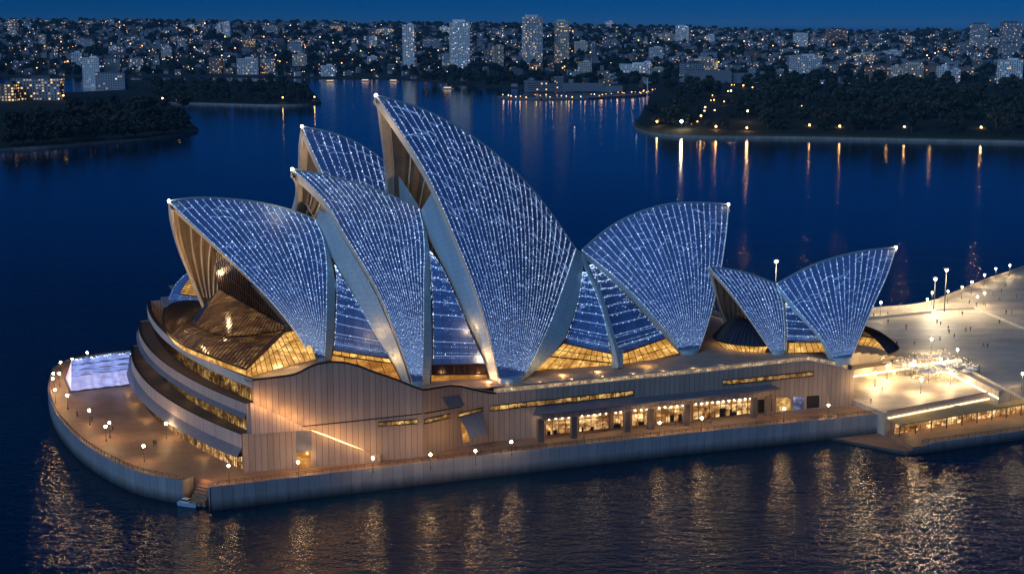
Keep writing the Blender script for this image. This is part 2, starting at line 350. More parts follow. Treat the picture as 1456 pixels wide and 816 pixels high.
def toW(G): return A0+G[..., :1]*UA+G[..., 1:2]*VA+np.concatenate([0*G[..., :2], G[..., 2:]], -1)
def normals(G, sign):
    a = np.gradient(G, axis=0); b = np.gradient(G, axis=1); n = np.cross(a, b); l = np.linalg.norm(n, axis=-1, keepdims=True)
    n = n/np.maximum(l, 1e-6)
    if (n[..., 1].mean() > 0) == (sign < 0): n = -n
    return n
def mirror(G, v0, k, m=1.0):
    o = G.copy(); d = v0-G[..., 1]; o[..., 1] = v0+m*d; o[..., 0] = G[..., 0]+k*d*m; return o
def bil(G, s, t):
    ns, n2 = G.shape[:2]; a = np.clip(s, 0, 1)*(ns-1); b = np.clip(t, 0, 1)*(n2-1); i = np.minimum(a.astype(int), ns-2); j = np.minimum(b.astype(int), n2-2)
    fa = (a-i)[:, None]; fb = (b-j)[:, None]
    return (1-fa)*(1-fb)*G[i, j]+fa*(1-fb)*G[i+1, j]+(1-fa)*fb*G[i, j+1]+fa*fb*G[i+1, j+1]
def bulbs(G, N, parent, nr, step=.62, scatter=1.0, rows=True, hor=0, size=.12):
    """strings of lamps laid on the tiles: up the ribs, short cross runs, loose ends"""
    P1, R1, P2, R2 = [], [], [], []
    Hh = np.linalg.norm(G[-1]-G[0], axis=-1).mean(); Wd = np.linalg.norm(G[-1, -1]-G[-1, 0])
    def put(s, t, r, dim=.35):
        s = np.asarray(s, float); t = np.asarray(t, float)
        p = bil(G, s, t)+bil(N, s, t)*.14; r = r*(.55+.45*np.clip(s*1.6, 0, 1) if rows else 1)*rng.uniform(.55, 1.35, len(s)); d = rng.random(len(s)) < dim
        P1.append(p[~d]); R1.append(r[~d]); P2.append(p[d]); R2.append(r[d])
    for k in range(nr+1):
        if not rows and 0 < k < nr: continue
        t0 = k/nr; n = int(Hh/step); s = np.linspace(.05, 1, n)+rng.normal(0, .3/n, n)
        wob = np.cumsum(rng.normal(0, .03, n)); wob -= np.linspace(wob[0], wob[-1], n)
        tt = t0+(wob*.5+rng.normal(0, .02, n))/nr
        keep = rng.random(n) < (.80+.2*(s < .3)) if 0 < k < nr else np.ones(n, bool)
        put(s[keep], np.clip(tt[keep], 0, 1), size*(.80 if rows else .6)*np.ones(keep.sum()), .12)
        big = rng.random(n) < .04; put(s[big], np.clip(tt[big], 0, 1), size*1.35*np.ones(big.sum()), .0)
    n = int(max(Wd, 4)/step*1.6); put(np.full(n, .999), np.linspace(0, 1, n), size*1.3*np.ones(n), 0)
    for sb in (.05, .09, .14): n = int(np.linalg.norm(bil(G, np.array([sb]), np.array([0.]))-bil(G, np.array([sb]), np.array([1.])))/.55)+2; put(np.full(n, sb), np.linspace(0, 1, n), size*.6*np.ones(n), .5)
    for _ in range(int(nr*Hh/16*scatter)):         # short sagging cross runs
        s0 = math.sqrt(rng.uniform(.06, 1)); t0 = rng.uniform(0, 1); w_ = rng.uniform(.4, 1.1)/nr; n = max(3, int(w_*Wd*s0/.55))
        u = np.linspace(0, 1, n); put(np.clip(s0+rng.normal(0, .006)*u+.012*np.sin(u*3.1)*rng.choice([-1, 1]), 0, 1), np.clip(t0+u*w_, 0, 1), size*.62*np.ones(n), .55)
    n = int(nr*Hh/10*scatter); put(rng.uniform(.08, 1, n)**.4, rng.uniform(0, 1, n), size*.7*np.ones(n), .85)
    for k in range(hor):
        s0 = (k+.6)/hor; n = int(Wd*1.8*max(s0, .3)/.6)+4; u = np.linspace(0, 1, n); put(np.full(n, s0)+.01*np.sin(u*7+k)+rng.normal(0, .004, n), u, size*.95*np.ones(n), .1)
    cb = MB()
    if rows:
        for k in range(nr+1): s_ = np.linspace(.05, 1, 26); cb.tube(toW(bil(G, s_, np.full(26, k/nr))+bil(N, s_, np.full(26, k/nr))*.08), .016+.034*s_, 3, cap=False)
        na = int(Hh/3.4)
        for k in range(1, na):
            for q in range(nr):
                if rng.random() < .62: continue
                t_ = np.linspace(q/nr, (q+rng.choice([1, 1, 2]))/nr, 5); s_ = k/na+rng.normal(0, .25/na)+rng.normal(0, .12/na)*np.linspace(-1, 1, 5)+.12/na*np.sin(np.linspace(0, 3.1, 5)); cb.tube(toW(bil(G, s_, t_)+bil(N, s_, t_)*.08), .018+.03*min(1, k/na*1.3), 3, cap=False)
    else:
        for k in range(hor): t_ = np.linspace(0, 1, 12); s_ = np.full(12, (k+.6)/hor); cb.tube(toW(bil(G, s_, t_)+bil(N, s_, t_)*.1), .06, 3, cap=False)
    if cb.v: o = cb.build('light_cable', m_cable, parent); o['kind'] = 'stuff'
    for nm, P, R_, mt in (('light_string', P1, R1, m_bulb), ('dim_light_string', P2, R2, m_bulb2)):
        P = toW(np.concatenate(P)); R_ = np.concatenate(R_)
        o = MB().octa(P, R_).build(nm, mt, parent); o['kind'] = 'stuff'
def arc_uv(G):
    a = np.r_[0, np.cumsum(np.linalg.norm(np.diff(G[:, G.shape[1]//2], axis=0), axis=1))]; U = np.zeros(G.shape[:2]+(2,))
    for i in range(G.shape[0]):
        U[i, :, 0] = np.r_[0, np.cumsum(np.linalg.norm(np.diff(G[i], axis=0), axis=1))]; U[i, :, 1] = a[i]
    return U
def fan_uv(G, nr):
    U = arc_uv(G); U[..., 0] = np.linspace(0, nr*2.3, G.shape[1])[None, :]; return U
def surf(name, Gu, mat, parent, smooth=True, flip=False, uv=True, fan=None):
    Gw = toW(Gu); mb = MB().grid(Gw, 0, flip, fan_uv(Gu, fan) if fan else (arc_uv(Gu) if uv else None)); return mb.build(name, mat, parent, smooth)
def tip_lamp(p, parent, r=.42, power=350):
    mb = MB().ball(toW(np.array(p)), r, 10, 7); o = mb.build('tip_lamp', m_tip, parent, True); light('tip_lamp_light', toW(np.array(p)+np.array([0, 0, 1.2])), power, (1, .75, .42), .6, parent)
def shell(Mpx, Rpx, Bpx, v0, vF, zF, k=0.0, nr=24, pM=2.0, pB=2.0, rim=1.5, seed=0, far_lights=False, lamp=True, ribs=12, vB=None, size=.115, step=.6):
    sh = empty('roof_shell', parent=HALL)
    C0 = crv(Mpx, v0, vF, zF, p=pM); Rg = ridge(Rpx, v0); C1 = crv(Bpx, v0, vB if vB is not None else vF, zF, p=pB)
    Rg[0] = C0[0]; Rg[-1] = C1[0]
    G = coons(C0, C1, Rg, 36, 44); N = normals(G, -1)
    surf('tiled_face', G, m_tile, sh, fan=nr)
    bulbs(G, N, sh, nr, size=size, step=step)
    Gf = mirror(G, v0, k); Nf = normals(Gf, 1)
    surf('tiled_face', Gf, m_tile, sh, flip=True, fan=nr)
    if far_lights: bulbs(Gf, Nf, sh, nr, size=size)
    nt_ = G.shape[1]; prof = np.abs(((np.arange(nt_)/(nt_-1)*ribs) % 1)-.5)*2
    for Gx, Nx, fl in ((G, N, True), (Gf, Nf, False)):
        s = np.linspace(.35, 1, G.shape[0])[:, None, None]
        In = Gx-Nx*(rim*s+(.9*s)*prof[None, :, None]*np.minimum(1, np.arange(nt_)/5)[None, :, None])
        In[..., 1] = np.where((Gx[..., 1] < v0), np.minimum(In[..., 1], v0), np.maximum(In[..., 1], v0)) if True else In[..., 1]
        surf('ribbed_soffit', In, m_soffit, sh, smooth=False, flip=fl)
        if rim > 1:
            rb = MB()
            for j in range(2, nt_-6, 4): rb.tube(toW(In[8:, j]-Nx[8:, j]*.12), .2, 4)
            rb.build('soffit_rib', m_conc, sh)
        dirn = Gx[:, 0]-Gx[:, 1]; dirn = dirn/np.maximum(np.linalg.norm(dirn, axis=1, keepdims=True), 1e-6)
        fr = Gx[:, 0]+dirn*.35
        wd_ = Gx[:, 0]-Nx[:, 0]*(rim*.25+1.5*rim*s[:, 0])
        beam = np.stack([Gx[:, 0]+Nx[:, 0]*.05, fr+Nx[:, 0]*.05, fr*.1+.9*wd_, wd_-dirn*.5, In[:, 2]], 1)
        surf('edge_beam', beam, m_conc, sh, smooth=False, flip=not fl)
    mb = MB().tube(toW(Rg+np.array([0, 0, .05])), .38, 6); mb.build('ridge_beam', m_tile_pale, sh, True)
    if lamp: tip_lamp(C0[0]+(C0[0]-Rg[3])*.03+np.array([0, 0, .2]), sh)
    return dict(sh=sh, C0=C0, C1=C1, Rg=Rg, G=G, Gf=Gf, N=N)
def band(px_in_curve, px, parent, name='side_band', mat=None, v0=50, vF=16, zF=20, zT=None, p=2.0, dv=.8, far=None, k=0):
    """plain tiled strip between a known curve and one surveyed in the photo"""
    c2 = crv(px, v0, vF, zF, zT=zT, p=p, dv=dv); n = 24
    a, b = resamp(px_in_curve, n), resamp(c2, n); G = np.stack([a+(b-a)*q for q in (0, .33, .67, 1)], 1)
    surf(name, G, mat or m_tile_pale, parent)
    Gm = mirror(G, v0, k); surf(name, Gm, mat or m_tile_pale, parent, flip=True)
    return c2
V0 = 50
# main shell, the tallest
M1 = [(535, 137), (560, 172), (600, 235), (625, 285), (650, 345), (672, 400), (690, 455), (704, 510), (711, 542)]
R1 = [(535, 137), (570, 146), (610, 160), (660, 187), (710, 224), (755, 268), (790, 313), (818, 354)]
B1 = [(818, 354), (811, 378), (801, 405), (784, 453), (763, 500), (741, 541)]
s1 = shell(M1, R1, B1, V0, 15.8, 20, k=-.12, nr=29)
band(s1['C1'], [(825, 358), (829, 385), (822, 425), (803, 480), (776, 513), (744, 542)], s1['sh'], vF=15.8, dv=2.0)
# second shell
M2 = [(416, 242), (440, 262), (465, 290), (487, 328), (515, 374), (537, 412), (559, 464), (575, 508), (588, 547)]
R2 = [(416, 242), (450, 247), (490, 257), (530, 269), (562, 281), (595, 297)]
B2 = [(595, 297), (601, 325), (603, 360), (602, 400), (602, 450), (601, 500), (600, 548)]
s2 = shell(M2, R2, B2, V0, 18.5, 20, k=-.45, nr=19)
band(s2['C1'], [(597, 299), (605, 325), (611, 360), (612, 400), (613, 450), (614, 500), (611, 548)], s2['sh'], vF=18.5, dv=1.0)
# third shell, over the north foyer
M3 = [(241, 287), (270, 315), (320, 362), (370, 411), (410, 457), (436, 496), (446, 514)]
R3 = [(241, 287), (280, 282), (330, 284), (375, 290), (415, 300), (447, 312)]
B3 = [(447, 312), (459, 340), (464, 375), (464, 420), (463, 470), (461, 515)]
s3 = shell(M3, R3, B3, V0, 28, 26, k=-.8, nr=19, pM=1.8)
band(s3['C1'], [(449, 313), (464, 345), (475, 390), (476, 430), (474, 480), (470, 515)], s3['sh'], vF=28, zF=26, dv=1.0)
# south-facing shell of the same row
M4 = [(1035, 292), (1032, 330), (1025, 378), (1014, 430), (1001, 475), (991, 502)]
R4 = [(1035, 292), (1000, 289), (950, 291), (905, 304), (865, 325), (828, 356)]
B4 = [(828, 356), (853, 376), (885, 403), (920, 438), (948, 472), (968, 502)]
s4 = shell(M4, R4, B4, V0, 27, 20, k=.2, nr=24, pM=1.7, pB=1.7)
band(s4['C1'], [(826, 362), (850, 385), (878, 407), (913, 443), (940, 476), (961, 502)], s4['sh'], vF=27, dv=1.2, p=1.7)
# second hall behind
V8 = 98
M7 = [(430, 181), (440, 206), (457, 243), (480, 300), (508, 370), (535, 445)]
R7 = [(430, 181), (470, 189), (510, 205), (548, 231), (590, 266), (625, 305)]
B7 = [(625, 305), (628, 350), (620, 400), (605, 446)]
s7 = shell(M7, R7, B7, V8, 70, 20, k=-.2, nr=19, size=.14)
# restaurant pair at the south end
V5 = 27
M5 = [(1008, 380), (1037, 413), (1063, 449), (1084, 480), (1099, 503)]
R5 = [(1008, 380), (1040, 384), (1070, 391), (1103, 404)]
B5 = [(1103, 404), (1111, 426), (1115, 462), (1115, 503)]
s5 = shell(M5, R5, B5, V5, 17.5, 19.6, k=-.1, nr=14, rim=.7, lamp=False, ribs=8, size=.1, step=.6)
band(s5['C1'], [(1104, 405), (1114, 426), (1119, 462), (1119, 503)], s5['sh'], v0=V5, vF=17.5, zF=19.6, dv=.5)
M6 = [(1273, 353), (1261, 390), (1245, 426), (1228, 465), (1208, 513)]
R6 = [(1273, 353), (1230, 357), (1190, 366), (1150, 380), (1105, 404)]
B6 = [(1105, 404), (1137, 445), (1162, 473), (1176, 492), (1187, 513)]
s6 = shell(M6, R6, B6, V5, 9.5, 18, k=.1, nr=18, rim=.7, ribs=8, size=.11, step=.6)
band(s6['C1'], [(1105, 407), (1118, 431), (1147, 462), (1166, 484), (1177, 510)], s6['sh'], v0=V5, vF=9.5, zF=18, dv=.6)
# louvre shells closing the mouths: two plain facets each
def louvre(sh, Mi, Cr, Le, v0, vF, zF, zT, dvs=(1.2, 3.2, 4.2), k=0):
    lv = empty('louvre_shell', parent=HALL)
    cs = [resamp(crv(px, v0, vF, zF, zT=z, dv=d), 28) for px, d, z in zip((Mi, Cr, Le), dvs, (zT[0], zT[0], zT[1]))]
    cs[2][:3, 1] = np.minimum(cs[2][:3, 1], v0)
    for a, b in ((cs[0], cs[1]), (cs[1], cs[2])):
        G = np.stack([a+(b-a)*q for q in np.linspace(0, 1, 4)], 1); surf('louvre_facet', G, m_tile_pale, lv); surf('louvre_facet', mirror(G, v0, k), m_tile_pale, lv, flip=True)
    return cs
zt1 = s1['C0'][0][2]; zt2 = s2['C0'][0][2]
L1 = louvre(s1, [(619, 271), (640, 318), (655, 358), (675, 408), (690, 460), (703, 512), (709, 545)], [(617, 268), (634, 315), (650, 363), (663, 413), (677, 462), (692, 512), (704, 546)],
            [(593, 296), (606, 330), (628, 374), (644, 408), (660, 448), (682, 494), (700, 548)], V0, 15.8, 20, (zt1, s2['C1'][0][2]))
L2 = louvre(s2, [(452, 298), (468, 303), (487, 337), (513, 380), (535, 420), (556, 468), (573, 513), (584, 549)], [(452, 299), (466, 312), (487, 352), (512, 396), (533, 440), (556, 490), (580, 549)],
            [(445, 312), (455, 330), (470, 362), (488, 394), (508, 432), (535, 478), (556, 512), (575, 548)], V0, 18.5, 20, (zt2, s3['C1'][0][2]))
# side shells between the big ones, strung with cross runs
def side_shell(Lpx, Rpx, v0, vF, zF, zT, dv=.6, nr=5, hor=9, p=2.0, dvR=None):
    sd = empty('side_shell', parent=HALL)
    a = resamp(crv(Lpx, v0, vF, zF, zT=zT[0], dv=dv, p=p), 24); b = resamp(crv(Rpx, v0, vF, zF, zT=zT[1], dv=dv if dvR is None else dvR, p=p), 24)
    G = np.stack([a+(b-a)*q for q in np.linspace(0, 1, 10)], 1)[::-1]; N = normals(G, -1)
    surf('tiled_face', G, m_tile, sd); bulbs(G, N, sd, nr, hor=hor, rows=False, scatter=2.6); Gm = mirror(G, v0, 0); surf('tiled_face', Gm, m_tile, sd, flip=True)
    return G, sd
zb2 = s2['C1'][0][2]; zb3 = s3['C1'][0][2]; zb1 = s1['C1'][0][2]
sdA = side_shell([(611, 358), (613, 385), (615, 420), (616, 470), (616, 518)], [(615, 362), (628, 380), (643, 412), (661, 455), (676, 490), (690, 517)], V0, 17.5, 20, (zb2, zb2), nr=5)
sdB = side_shell([(476, 378), (479, 400), (478, 440), (475, 497)], [(478, 381), (489, 400), (505, 426), (524, 458), (541, 486), (554, 509)], V0, 24, 24, (zb3, zb3), nr=5)
sdC = side_shell([(829, 388), (823, 425), (813, 460), (802, 487)], [(834, 388), (846, 415), (858, 450), (868, 502)], V0, 19, 20, (zb1, zb1), nr=6, hor=9, dv=1.5, dvR=-.5)
sdD = side_shell([(838, 378), (852, 412), (866, 455), (881, 502)], [(843, 377), (868, 398), (900, 432), (928, 462), (947, 480)], V0, 19, 20, (zb1, zb1), nr=6, hor=10, dv=-.5, dvR=3.5)
sdE = side_shell([(1117, 432), (1118, 452), (1120, 485)], [(1119, 433), (1133, 447), (1149, 464), (1168, 485)], V5, 15, 19.6, (s5['C1'][0][2],)*2, nr=3, hor=5, dv=.8)
def spine(px, v0, vF, zF, zT, r, dv, name='spine_beam', mat=None):
    c = crv(px, v0, vF, zF, zT=zT, dv=dv); pr = HALL
    MB().tube(toW(c), np.linspace(r*.5, r, len(c)), 6).build(name, mat or m_tile_pale, pr)
spine([(829, 362), (836, 385), (850, 412), (863, 455), (875, 500), (879, 521)], V0, 19, 20, zb1, 1.25, -.3)
MB().prism(xy([uz(872, 522, 20)[:2], uz(886, 520, 20)[:2], uz(886, 515, 20)[:2]+np.array([0, 2.]), uz(872, 517, 20)[:2]+np.array([0, 2.])][::-1]), 19.5, 24.5).build('spine_foot', m_tile_pale, HALL)
# pedestals under the shell feet
for nm, G in (('1', s1), ('2', s2), ('3', s3), ('4', s4), ('5', s5), ('6', s6), ('7', s7)):
    a, b = G['C0'][-1], G['C1'][-1]; cen = (a+b)/2; wd = max(1.6, np.linalg.norm(a-b)*.5); mb = MB()
    for c in (cen, mirror(cen, {'5': V5, '6': V5, '7': V8}.get(nm, V0), 0)):
        ring = [W(c[0]+wd*1.15*math.cos(t), c[1]+wd*.7*math.sin(t))[:2] for t in np.linspace(0, 2*math.pi, 16, endpoint=False)]
        mb.prism(ring, cen[2]-(5 if nm != '6' else .8), cen[2]+1.1); mb.build('shell_pedestal', m_tile_pale, HALL); mb = MB()
# ---------------- podium walls
def wall_grid(name, path, px_top, zb, mat, parent, px_bot=None, n=60, back=None):
    """wall whose plan runs along path and whose top (and bottom) follow surveyed pixels"""
    path = np.array(path, float); L = np.r_[0, np.cumsum(np.linalg.norm(np.diff(path, axis=0), axis=1))]
    def prof(px):
        o = []
        for x, y in px:
            v = path[:, 1].mean()
            for _ in range(12):
                q = atv(x, y, v); v = np.interp(q[0], path[:, 0], path[:, 1])
            o.append((q[0], q[2]))
        return np.array(o)
    pt = prof(px_top); pb = prof(px_bot) if px_bot else None
    us = np.unique(np.r_[np.linspace(path[0, 0], path[-1, 0], n), path[:, 0]]); vs = np.interp(us, path[:, 0], path[:, 1])
    l = np.r_[0, np.cumsum(np.hypot(np.diff(us), np.diff(vs)))]
    zt = np.interp(us, pt[:, 0], pt[:, 1]); zb_ = np.interp(us, pb[:, 0], pb[:, 1]) if pb is not None else np.full(len(us), zb)
    G = np.array([[W(u, v, z) for u, v, z in zip(us, vs, zz)] for zz in (zb_, zt)]); U = np.array([[(a, z) for a, z in zip(l, zz)] for zz in (zb_, zt)])
    G2 = np.array([[W(u, v+.5, z) for u, v, z in zip(us, vs, zz)] for zz in (zb_, zt)])
    mb = MB().grid(G, 0, False, U); mb.grid(np.array([G[1], G2[1]]), 0, False, np.array([U[1], U[1]+(0, .2)]))
    o = mb.build(name, mat, parent); return us, vs, zt
WPATH = [(10.5, 9.6), (51.1, 5.8), (62.7, 11.0), (72.4, 11.8), (82.8, 11.3), (152, 9.2), (176.6, 8.2)]
TOP = [(358, 541), (400, 536), (416, 534), (428, 529), (440, 522), (452, 518), (470, 515), (490, 516), (510, 521), (530, 529), (560, 539), (580, 547), (595, 553), (603, 555), (615, 553), (640, 549), (655, 550), (680, 556), (700, 560), (850, 545), (1000, 530), (1150, 513), (1180, 519), (1208, 526)]
wu, wv, wz = wall_grid('podium_wall', WPATH, TOP, ZB, m_wall, HALL, n=120)
mb = MB(); wallstrip(mb, [(176.6, 8.2), (177.6, 30), (177.6, 112)], 5, [16.5, 17, 17], -.5); mb.build('podium_wall', m_wall, HALL)
# dark coping that runs along the top
MB().tube([W(u, v+.1, z+.12) for u, v, z in zip(wu, wv, wz) if u < 73], .28, 5).build('wall_coping', m_black, HALL)
FPATH = [(7.5, 9.8), (21.7, 8.4), (40, 5.7)]
wall_grid('stair_wall', FPATH, [(346, 617), (390, 611), (420, 607), (440, 614), (480, 627), (520, 641), (533, 646)], ZB, m_wall, HALL)
fw_l = [uz(346, 617, 14.6), uz(420, 607, 15.3)]
# lit stair running down between the two walls
st = []
for x, y in ((362, 575), (400, 592), (440, 611), (470, 622), (500, 634), (530, 646)):
    v = 8.0
    for _ in range(10): q = atv(x, y, v); v = np.interp(q[0], [p[0] for p in FPATH], [p[1] for p in FPATH])+.35
    st.append(q)
st = resamp(st, 30); mb = MB()
for i in range(29):
    a, b = st[i], st[i+1]; zt = a[2]-.25
    mb.add([W(a[0], a[1], zt), W(b[0], b[1], zt), W(b[0], np.interp(b[0], wu, wv)-.02, zt), W(a[0], np.interp(a[0], wu, wv)-.02, zt), W(b[0], b[1], st[min(i+1, 28)][2]-.6), W(b[0], np.interp(b[0], wu, wv)-.02, b[2]-.6)], [(0, 1, 2, 3), (1, 4, 5, 2)])
mb.build('stair_flight', m_pave, HALL)
MB().tube([W(*(p+np.array([0, .02, .12]))) for p in st[8:28]], .12, 5).build('stair_light_strip', m_strip, HALL)
wall_grid('wedge_wall', [(9.6, 9.4), (25, 7.9)], [(358, 573), (400, 591), (440, 611)], 14.7, m_wall2, HALL)
# flat ledge line
def pline(px, dv, us=WPATH):
    us = np.array(us); o = []
    for x, y in px:
        v = 9.0
        for _ in range(10): q = atv(x, y, v); v = np.interp(q[0], us[:, 0], us[:, 1])+dv
        o.append(q)
    return np.array(o)
for px in ([(430, 606), (500, 599), (600, 588)], [(603, 588), (656, 578)]):
    MB().tube([W(*p) for p in pline(px, -.05)], .13, 4).build('ledge_line', m_black, HALL)
def wall_quad(name, px4, mat, dv=-.05, parent=HALL, frame=None, sub=None):
    q = pline(px4, dv); mb = MB().add([W(*p) for p in q], [(0, 1, 2, 3)]); o = mb.build(name, mat, parent)
    if frame:
        f = MB(); q2 = pline(px4, dv-.12); P = [W(*p) for p in q2]
        f.tube(P+[P[0]], frame, 4); n = int(np.linalg.norm(P[1]-P[0])/2.4)
        for k in range(1, n): f.tube([P[0]+(P[1]-P[0])*k/n, P[3]+(P[2]-P[3])*k/n], frame*.6, 4)
        f.build('frame', m_black, o)
    return o
wall_quad('slit_window', [(538, 606), (593, 602), (593, 596), (538, 600)], m_slit, frame=.12)
wall_quad('slit_window', [(604, 602), (640, 594), (640, 588), (604, 596)], m_slit, frame=.12)
wall_quad('slit_window', [(652, 593), (687, 584), (687, 579), (652, 588)], m_slit, frame=.12)
wall_quad('slit_window', [(697, 584), (900, 562), (900, 555), (697, 577)], m_slit, frame=.14)
wall_quad('slit_window', [(1028, 547), (1157, 534), (1157, 528), (1028, 541)], m_slit, frame=.14)
# slate awnings folded out of the wall
def awning(px_top, px_bot, out):
    a = pline(px_top, -.1); b = pline(px_bot, -out); mb = MB(); P = [W(*p) for p in (a[0], a[1], b[1], b[0])]
    d = np.array([0, 0, -.18]); mb.add(P+[p+d for p in P], [(0, 3, 2, 1), (4, 5, 6, 7), (0, 1, 5, 4), (1, 2, 6, 5), (2, 3, 7, 6), (3, 0, 4, 7)])
    for k in range(1, 5):
        t = k/5; mb.tube([P[0]+(P[1]-P[0])*t+np.array([0, 0, .05]), P[3]+(P[2]-P[3])*t+np.array([0, 0, .05])], .06, 4)
    mb.build('awning', m_awn, HALL)
awning([(628, 564), (653, 561)], [(637, 579), (661, 576)], 1.6)
awning([(654, 592), (684, 586)], [(669, 622), (693, 616)], 3.4)
wall_quad('service_door', [(659, 630), (668, 627), (660, 600), (655, 601)], m_amber, -.06)
wall_quad('vent_hatch', [(421, 643), (443, 641), (443, 609), (421, 611)], m_awn, -.14, parent=HALL) if False else None
fq = pline([(421, 643), (443, 640), (443, 613), (421, 611)], -.12, FPATH); MB().add([W(*p) for p in fq], [(0, 1, 2, 3)]).build('awning', m_awn, HALL)
fq = pline([(422, 667), (442, 664), (442, 641), (422, 643)], -.06, FPATH); MB().add([W(*p) for p in fq], [(0, 1, 2, 3)]).build('entrance_door', m_amber, HALL)
# deck
dk = [(10.5, 9.9), (51, 6.3), (62.7, 11.3), (72.4, 12.1), (100, 11.1), (152, 9.5), (164.5, 8.9), (177.4, 9), (177.4, 76), (150, 92), (120, 118), (60, 142), (14, 142), (6, 110), (4, 75), (6, 40)]
mb = MB(); us = np.linspace(66, 177.3, 40)
zdk = lambda u: np.interp(u, [60, 72, 165, 177.4], [20.2, 19.7, 19.7, 16.2])
vb = lambda u: np.interp(u, [60, 120, 150, 177.4], [142, 118, 92, 76])
G = np.array([[W(u, np.interp(u, wu, wv)+.45+(vb(u)-np.interp(u, wu, wv))*q, zdk(u)) for u in us] for q in np.linspace(0, 1, 6)]); mb.grid(G)
us2 = np.linspace(9, 66, 24); zd2 = lambda u: np.interp(u, [9, 25, 40, 52, 66], [27.4, 27.3, 25.5, 20.2, 20.0])
G = np.array([[W(u, np.interp(u, wu, wv)+.45+(142-np.interp(u, wu, wv))*q, zd2(u)) for u in us2] for q in np.linspace(0, 1, 6)]); mb.grid(G)
mb.build('deck', m_deck, HALL)
mb = MB(); wallstrip(mb, [(177.4, 76), (150, 92), (120, 118), (60, 142), (20, 142)], 5, [17.5, 21, 21, 21, 27.6], -.5); mb.build('podium_wall', m_wall, HALL)
# lit balustrade along the deck edge
bp = [(u, v+.25, z) for u, v, z in zip(wu, wv, wz) if 71 < u < 176.6]
mb = MB(); n = 0; PB = resamp(bp, 150)
mb.tube([W(*(p+np.array([0, 0, 1.25]))) for p in PB], .13, 4); mb.tube([W(*(p+np.array([0, 0, .1]))) for p in PB], .13, 4)
for p in PB: mb.box(W(*p), .12, .12, 1.25, ANG)
mb.build('balustrade', m_conc, HALL)
G = np.array([[W(*(p+np.array([0, .3, z]))) for p in PB] for z in (.15, 1.1)]); MB().grid(G).build('balustrade_glow', lit_mat('lit_balustrade', (.6, .3, .1), (1, .75, .42), .25, 1.3, (.8, .8, 1)), HALL)
pr = [(u, v+.2, z+.55) for u, v, z in zip(wu, wv, wz) if 51.5 < u < 72.5]; mb = MB().tube([W(*p) for p in pr], .08, 4); mb.build('deck_rail', m_conc, HALL)
# ---------------- north foyers: stepped curved tiers, glass hood and skirt
def tier(uc, b, vn=10.4, vc=88, n=44, inset=0.0):
    v = np.linspace(vn, 116, n); u = uc-b*(1-((v-vc)/(vc-vn))**2)+inset
    return np.stack([u, v], 1)
def tier_wall(name, P, z0, z1, mat, P2=None):
    P2 = P if P2 is None else P2; L = np.r_[0, np.cumsum(np.linalg.norm(np.diff(P, axis=0), axis=1))]
    G = np.array([[W(u, v, z0) for u, v in P], [W(u, v, z1) for u, v in P2]]); U = np.array([[(l, z0) for l in L], [(l, z1) for l in L]])
    return MB().grid(G, 0, True, U).build(name, mat, HALL)
def tier_floor(name, P, P2, z, mat, z2=None):
    G = np.array([[W(u, v, z) for u, v in P], [W(u, v, z if z2 is None else z2) for u, v in P2]]); return MB().grid(G, 0, True).build(name, mat, HALL)
def tier_mull(P, z0, z1, parent, step=2, r=.09):
    mb = MB()
    for u, v in resamp(np.c_[P, P[:, 0]*0], int(len(P)*3.0))[:, :2]: mb.tube([W(u-.06, v, z0), W(u-.06, v, z1)], r, 4)
    mb.build('mullion', m_bronze, parent)
m_terr = M('dark_terrace_paving', (.10, .065, .045), .7, noise=.2, nscale=.4)
T1, T2, T3 = tier(7.5, 15.7), tier(8.8, 14.4), tier(10.4, 13.0)
def near(P): return P
gl = tier_wall('window_band', tier(8.6, 15.7), ZB, 9.3, m_shop); tier_mull(tier(8.5, 15.7), ZB, 9.3, gl)
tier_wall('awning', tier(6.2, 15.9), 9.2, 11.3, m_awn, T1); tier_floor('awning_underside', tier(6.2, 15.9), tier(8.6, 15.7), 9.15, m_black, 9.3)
tier_wall('tier_wall', T1, 11.3, 14.6, m_wall2)
tier_floor('terrace_floor', T1, tier(12.6, 13.6), 14.3, m_terr); tier_wall('parapet_back', tier(7.95, 15.6), 14.3, 14.6, m_black); tier_floor('wall_coping', T1, tier(7.95, 15.6), 14.62, m_black)
g2 = tier_wall('window_band', tier(11.2, 13.9), 14.3, 18.7, m_slit); tier_mull(tier(11.1, 13.9), 14.3, 18.7, g2)
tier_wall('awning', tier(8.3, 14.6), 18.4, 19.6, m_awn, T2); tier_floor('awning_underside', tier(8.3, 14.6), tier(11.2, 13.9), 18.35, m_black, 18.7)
tier_wall('tier_wall', T2, 19.6, 22.0, m_wall2)
tier_floor('terrace_floor', T2, tier(13, 12.4), 21.7, m_terr); tier_floor('wall_coping', T2, tier(9.2, 14.3), 22.02, m_black)
g3 = tier_wall('window_band', tier(11.5, 12.8), 22, 25.8, m_slit); tier_mull(tier(11.4, 12.8), 22, 25.8, g3)
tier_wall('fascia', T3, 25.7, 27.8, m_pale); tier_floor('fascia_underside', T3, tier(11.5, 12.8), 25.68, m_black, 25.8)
tier_floor('wall_coping', T3, tier(11.2, 12.6), 27.82, m_black)
mb = MB()
for u0, v0_, z0, z1 in ((7.5, 10.4, ZB, 14.6), (8.8, 10.4, 14.3, 22), (10.4, 10.4, 21.7, 27.8)):   # close the tier ends flush with the side wall
    mb.add([W(u0, v0_, z0), W(u0+4.5, v0_-.6, z0), W(u0+4.5, v0_-.6, z1), W(u0, v0_, z1)], [(0, 1, 2, 3)], 0, [(0, z0), (4, z0), (4, z1), (0, z1)])
mb.build('tier_end_wall', m_wall2, HALL)
mb = MB()
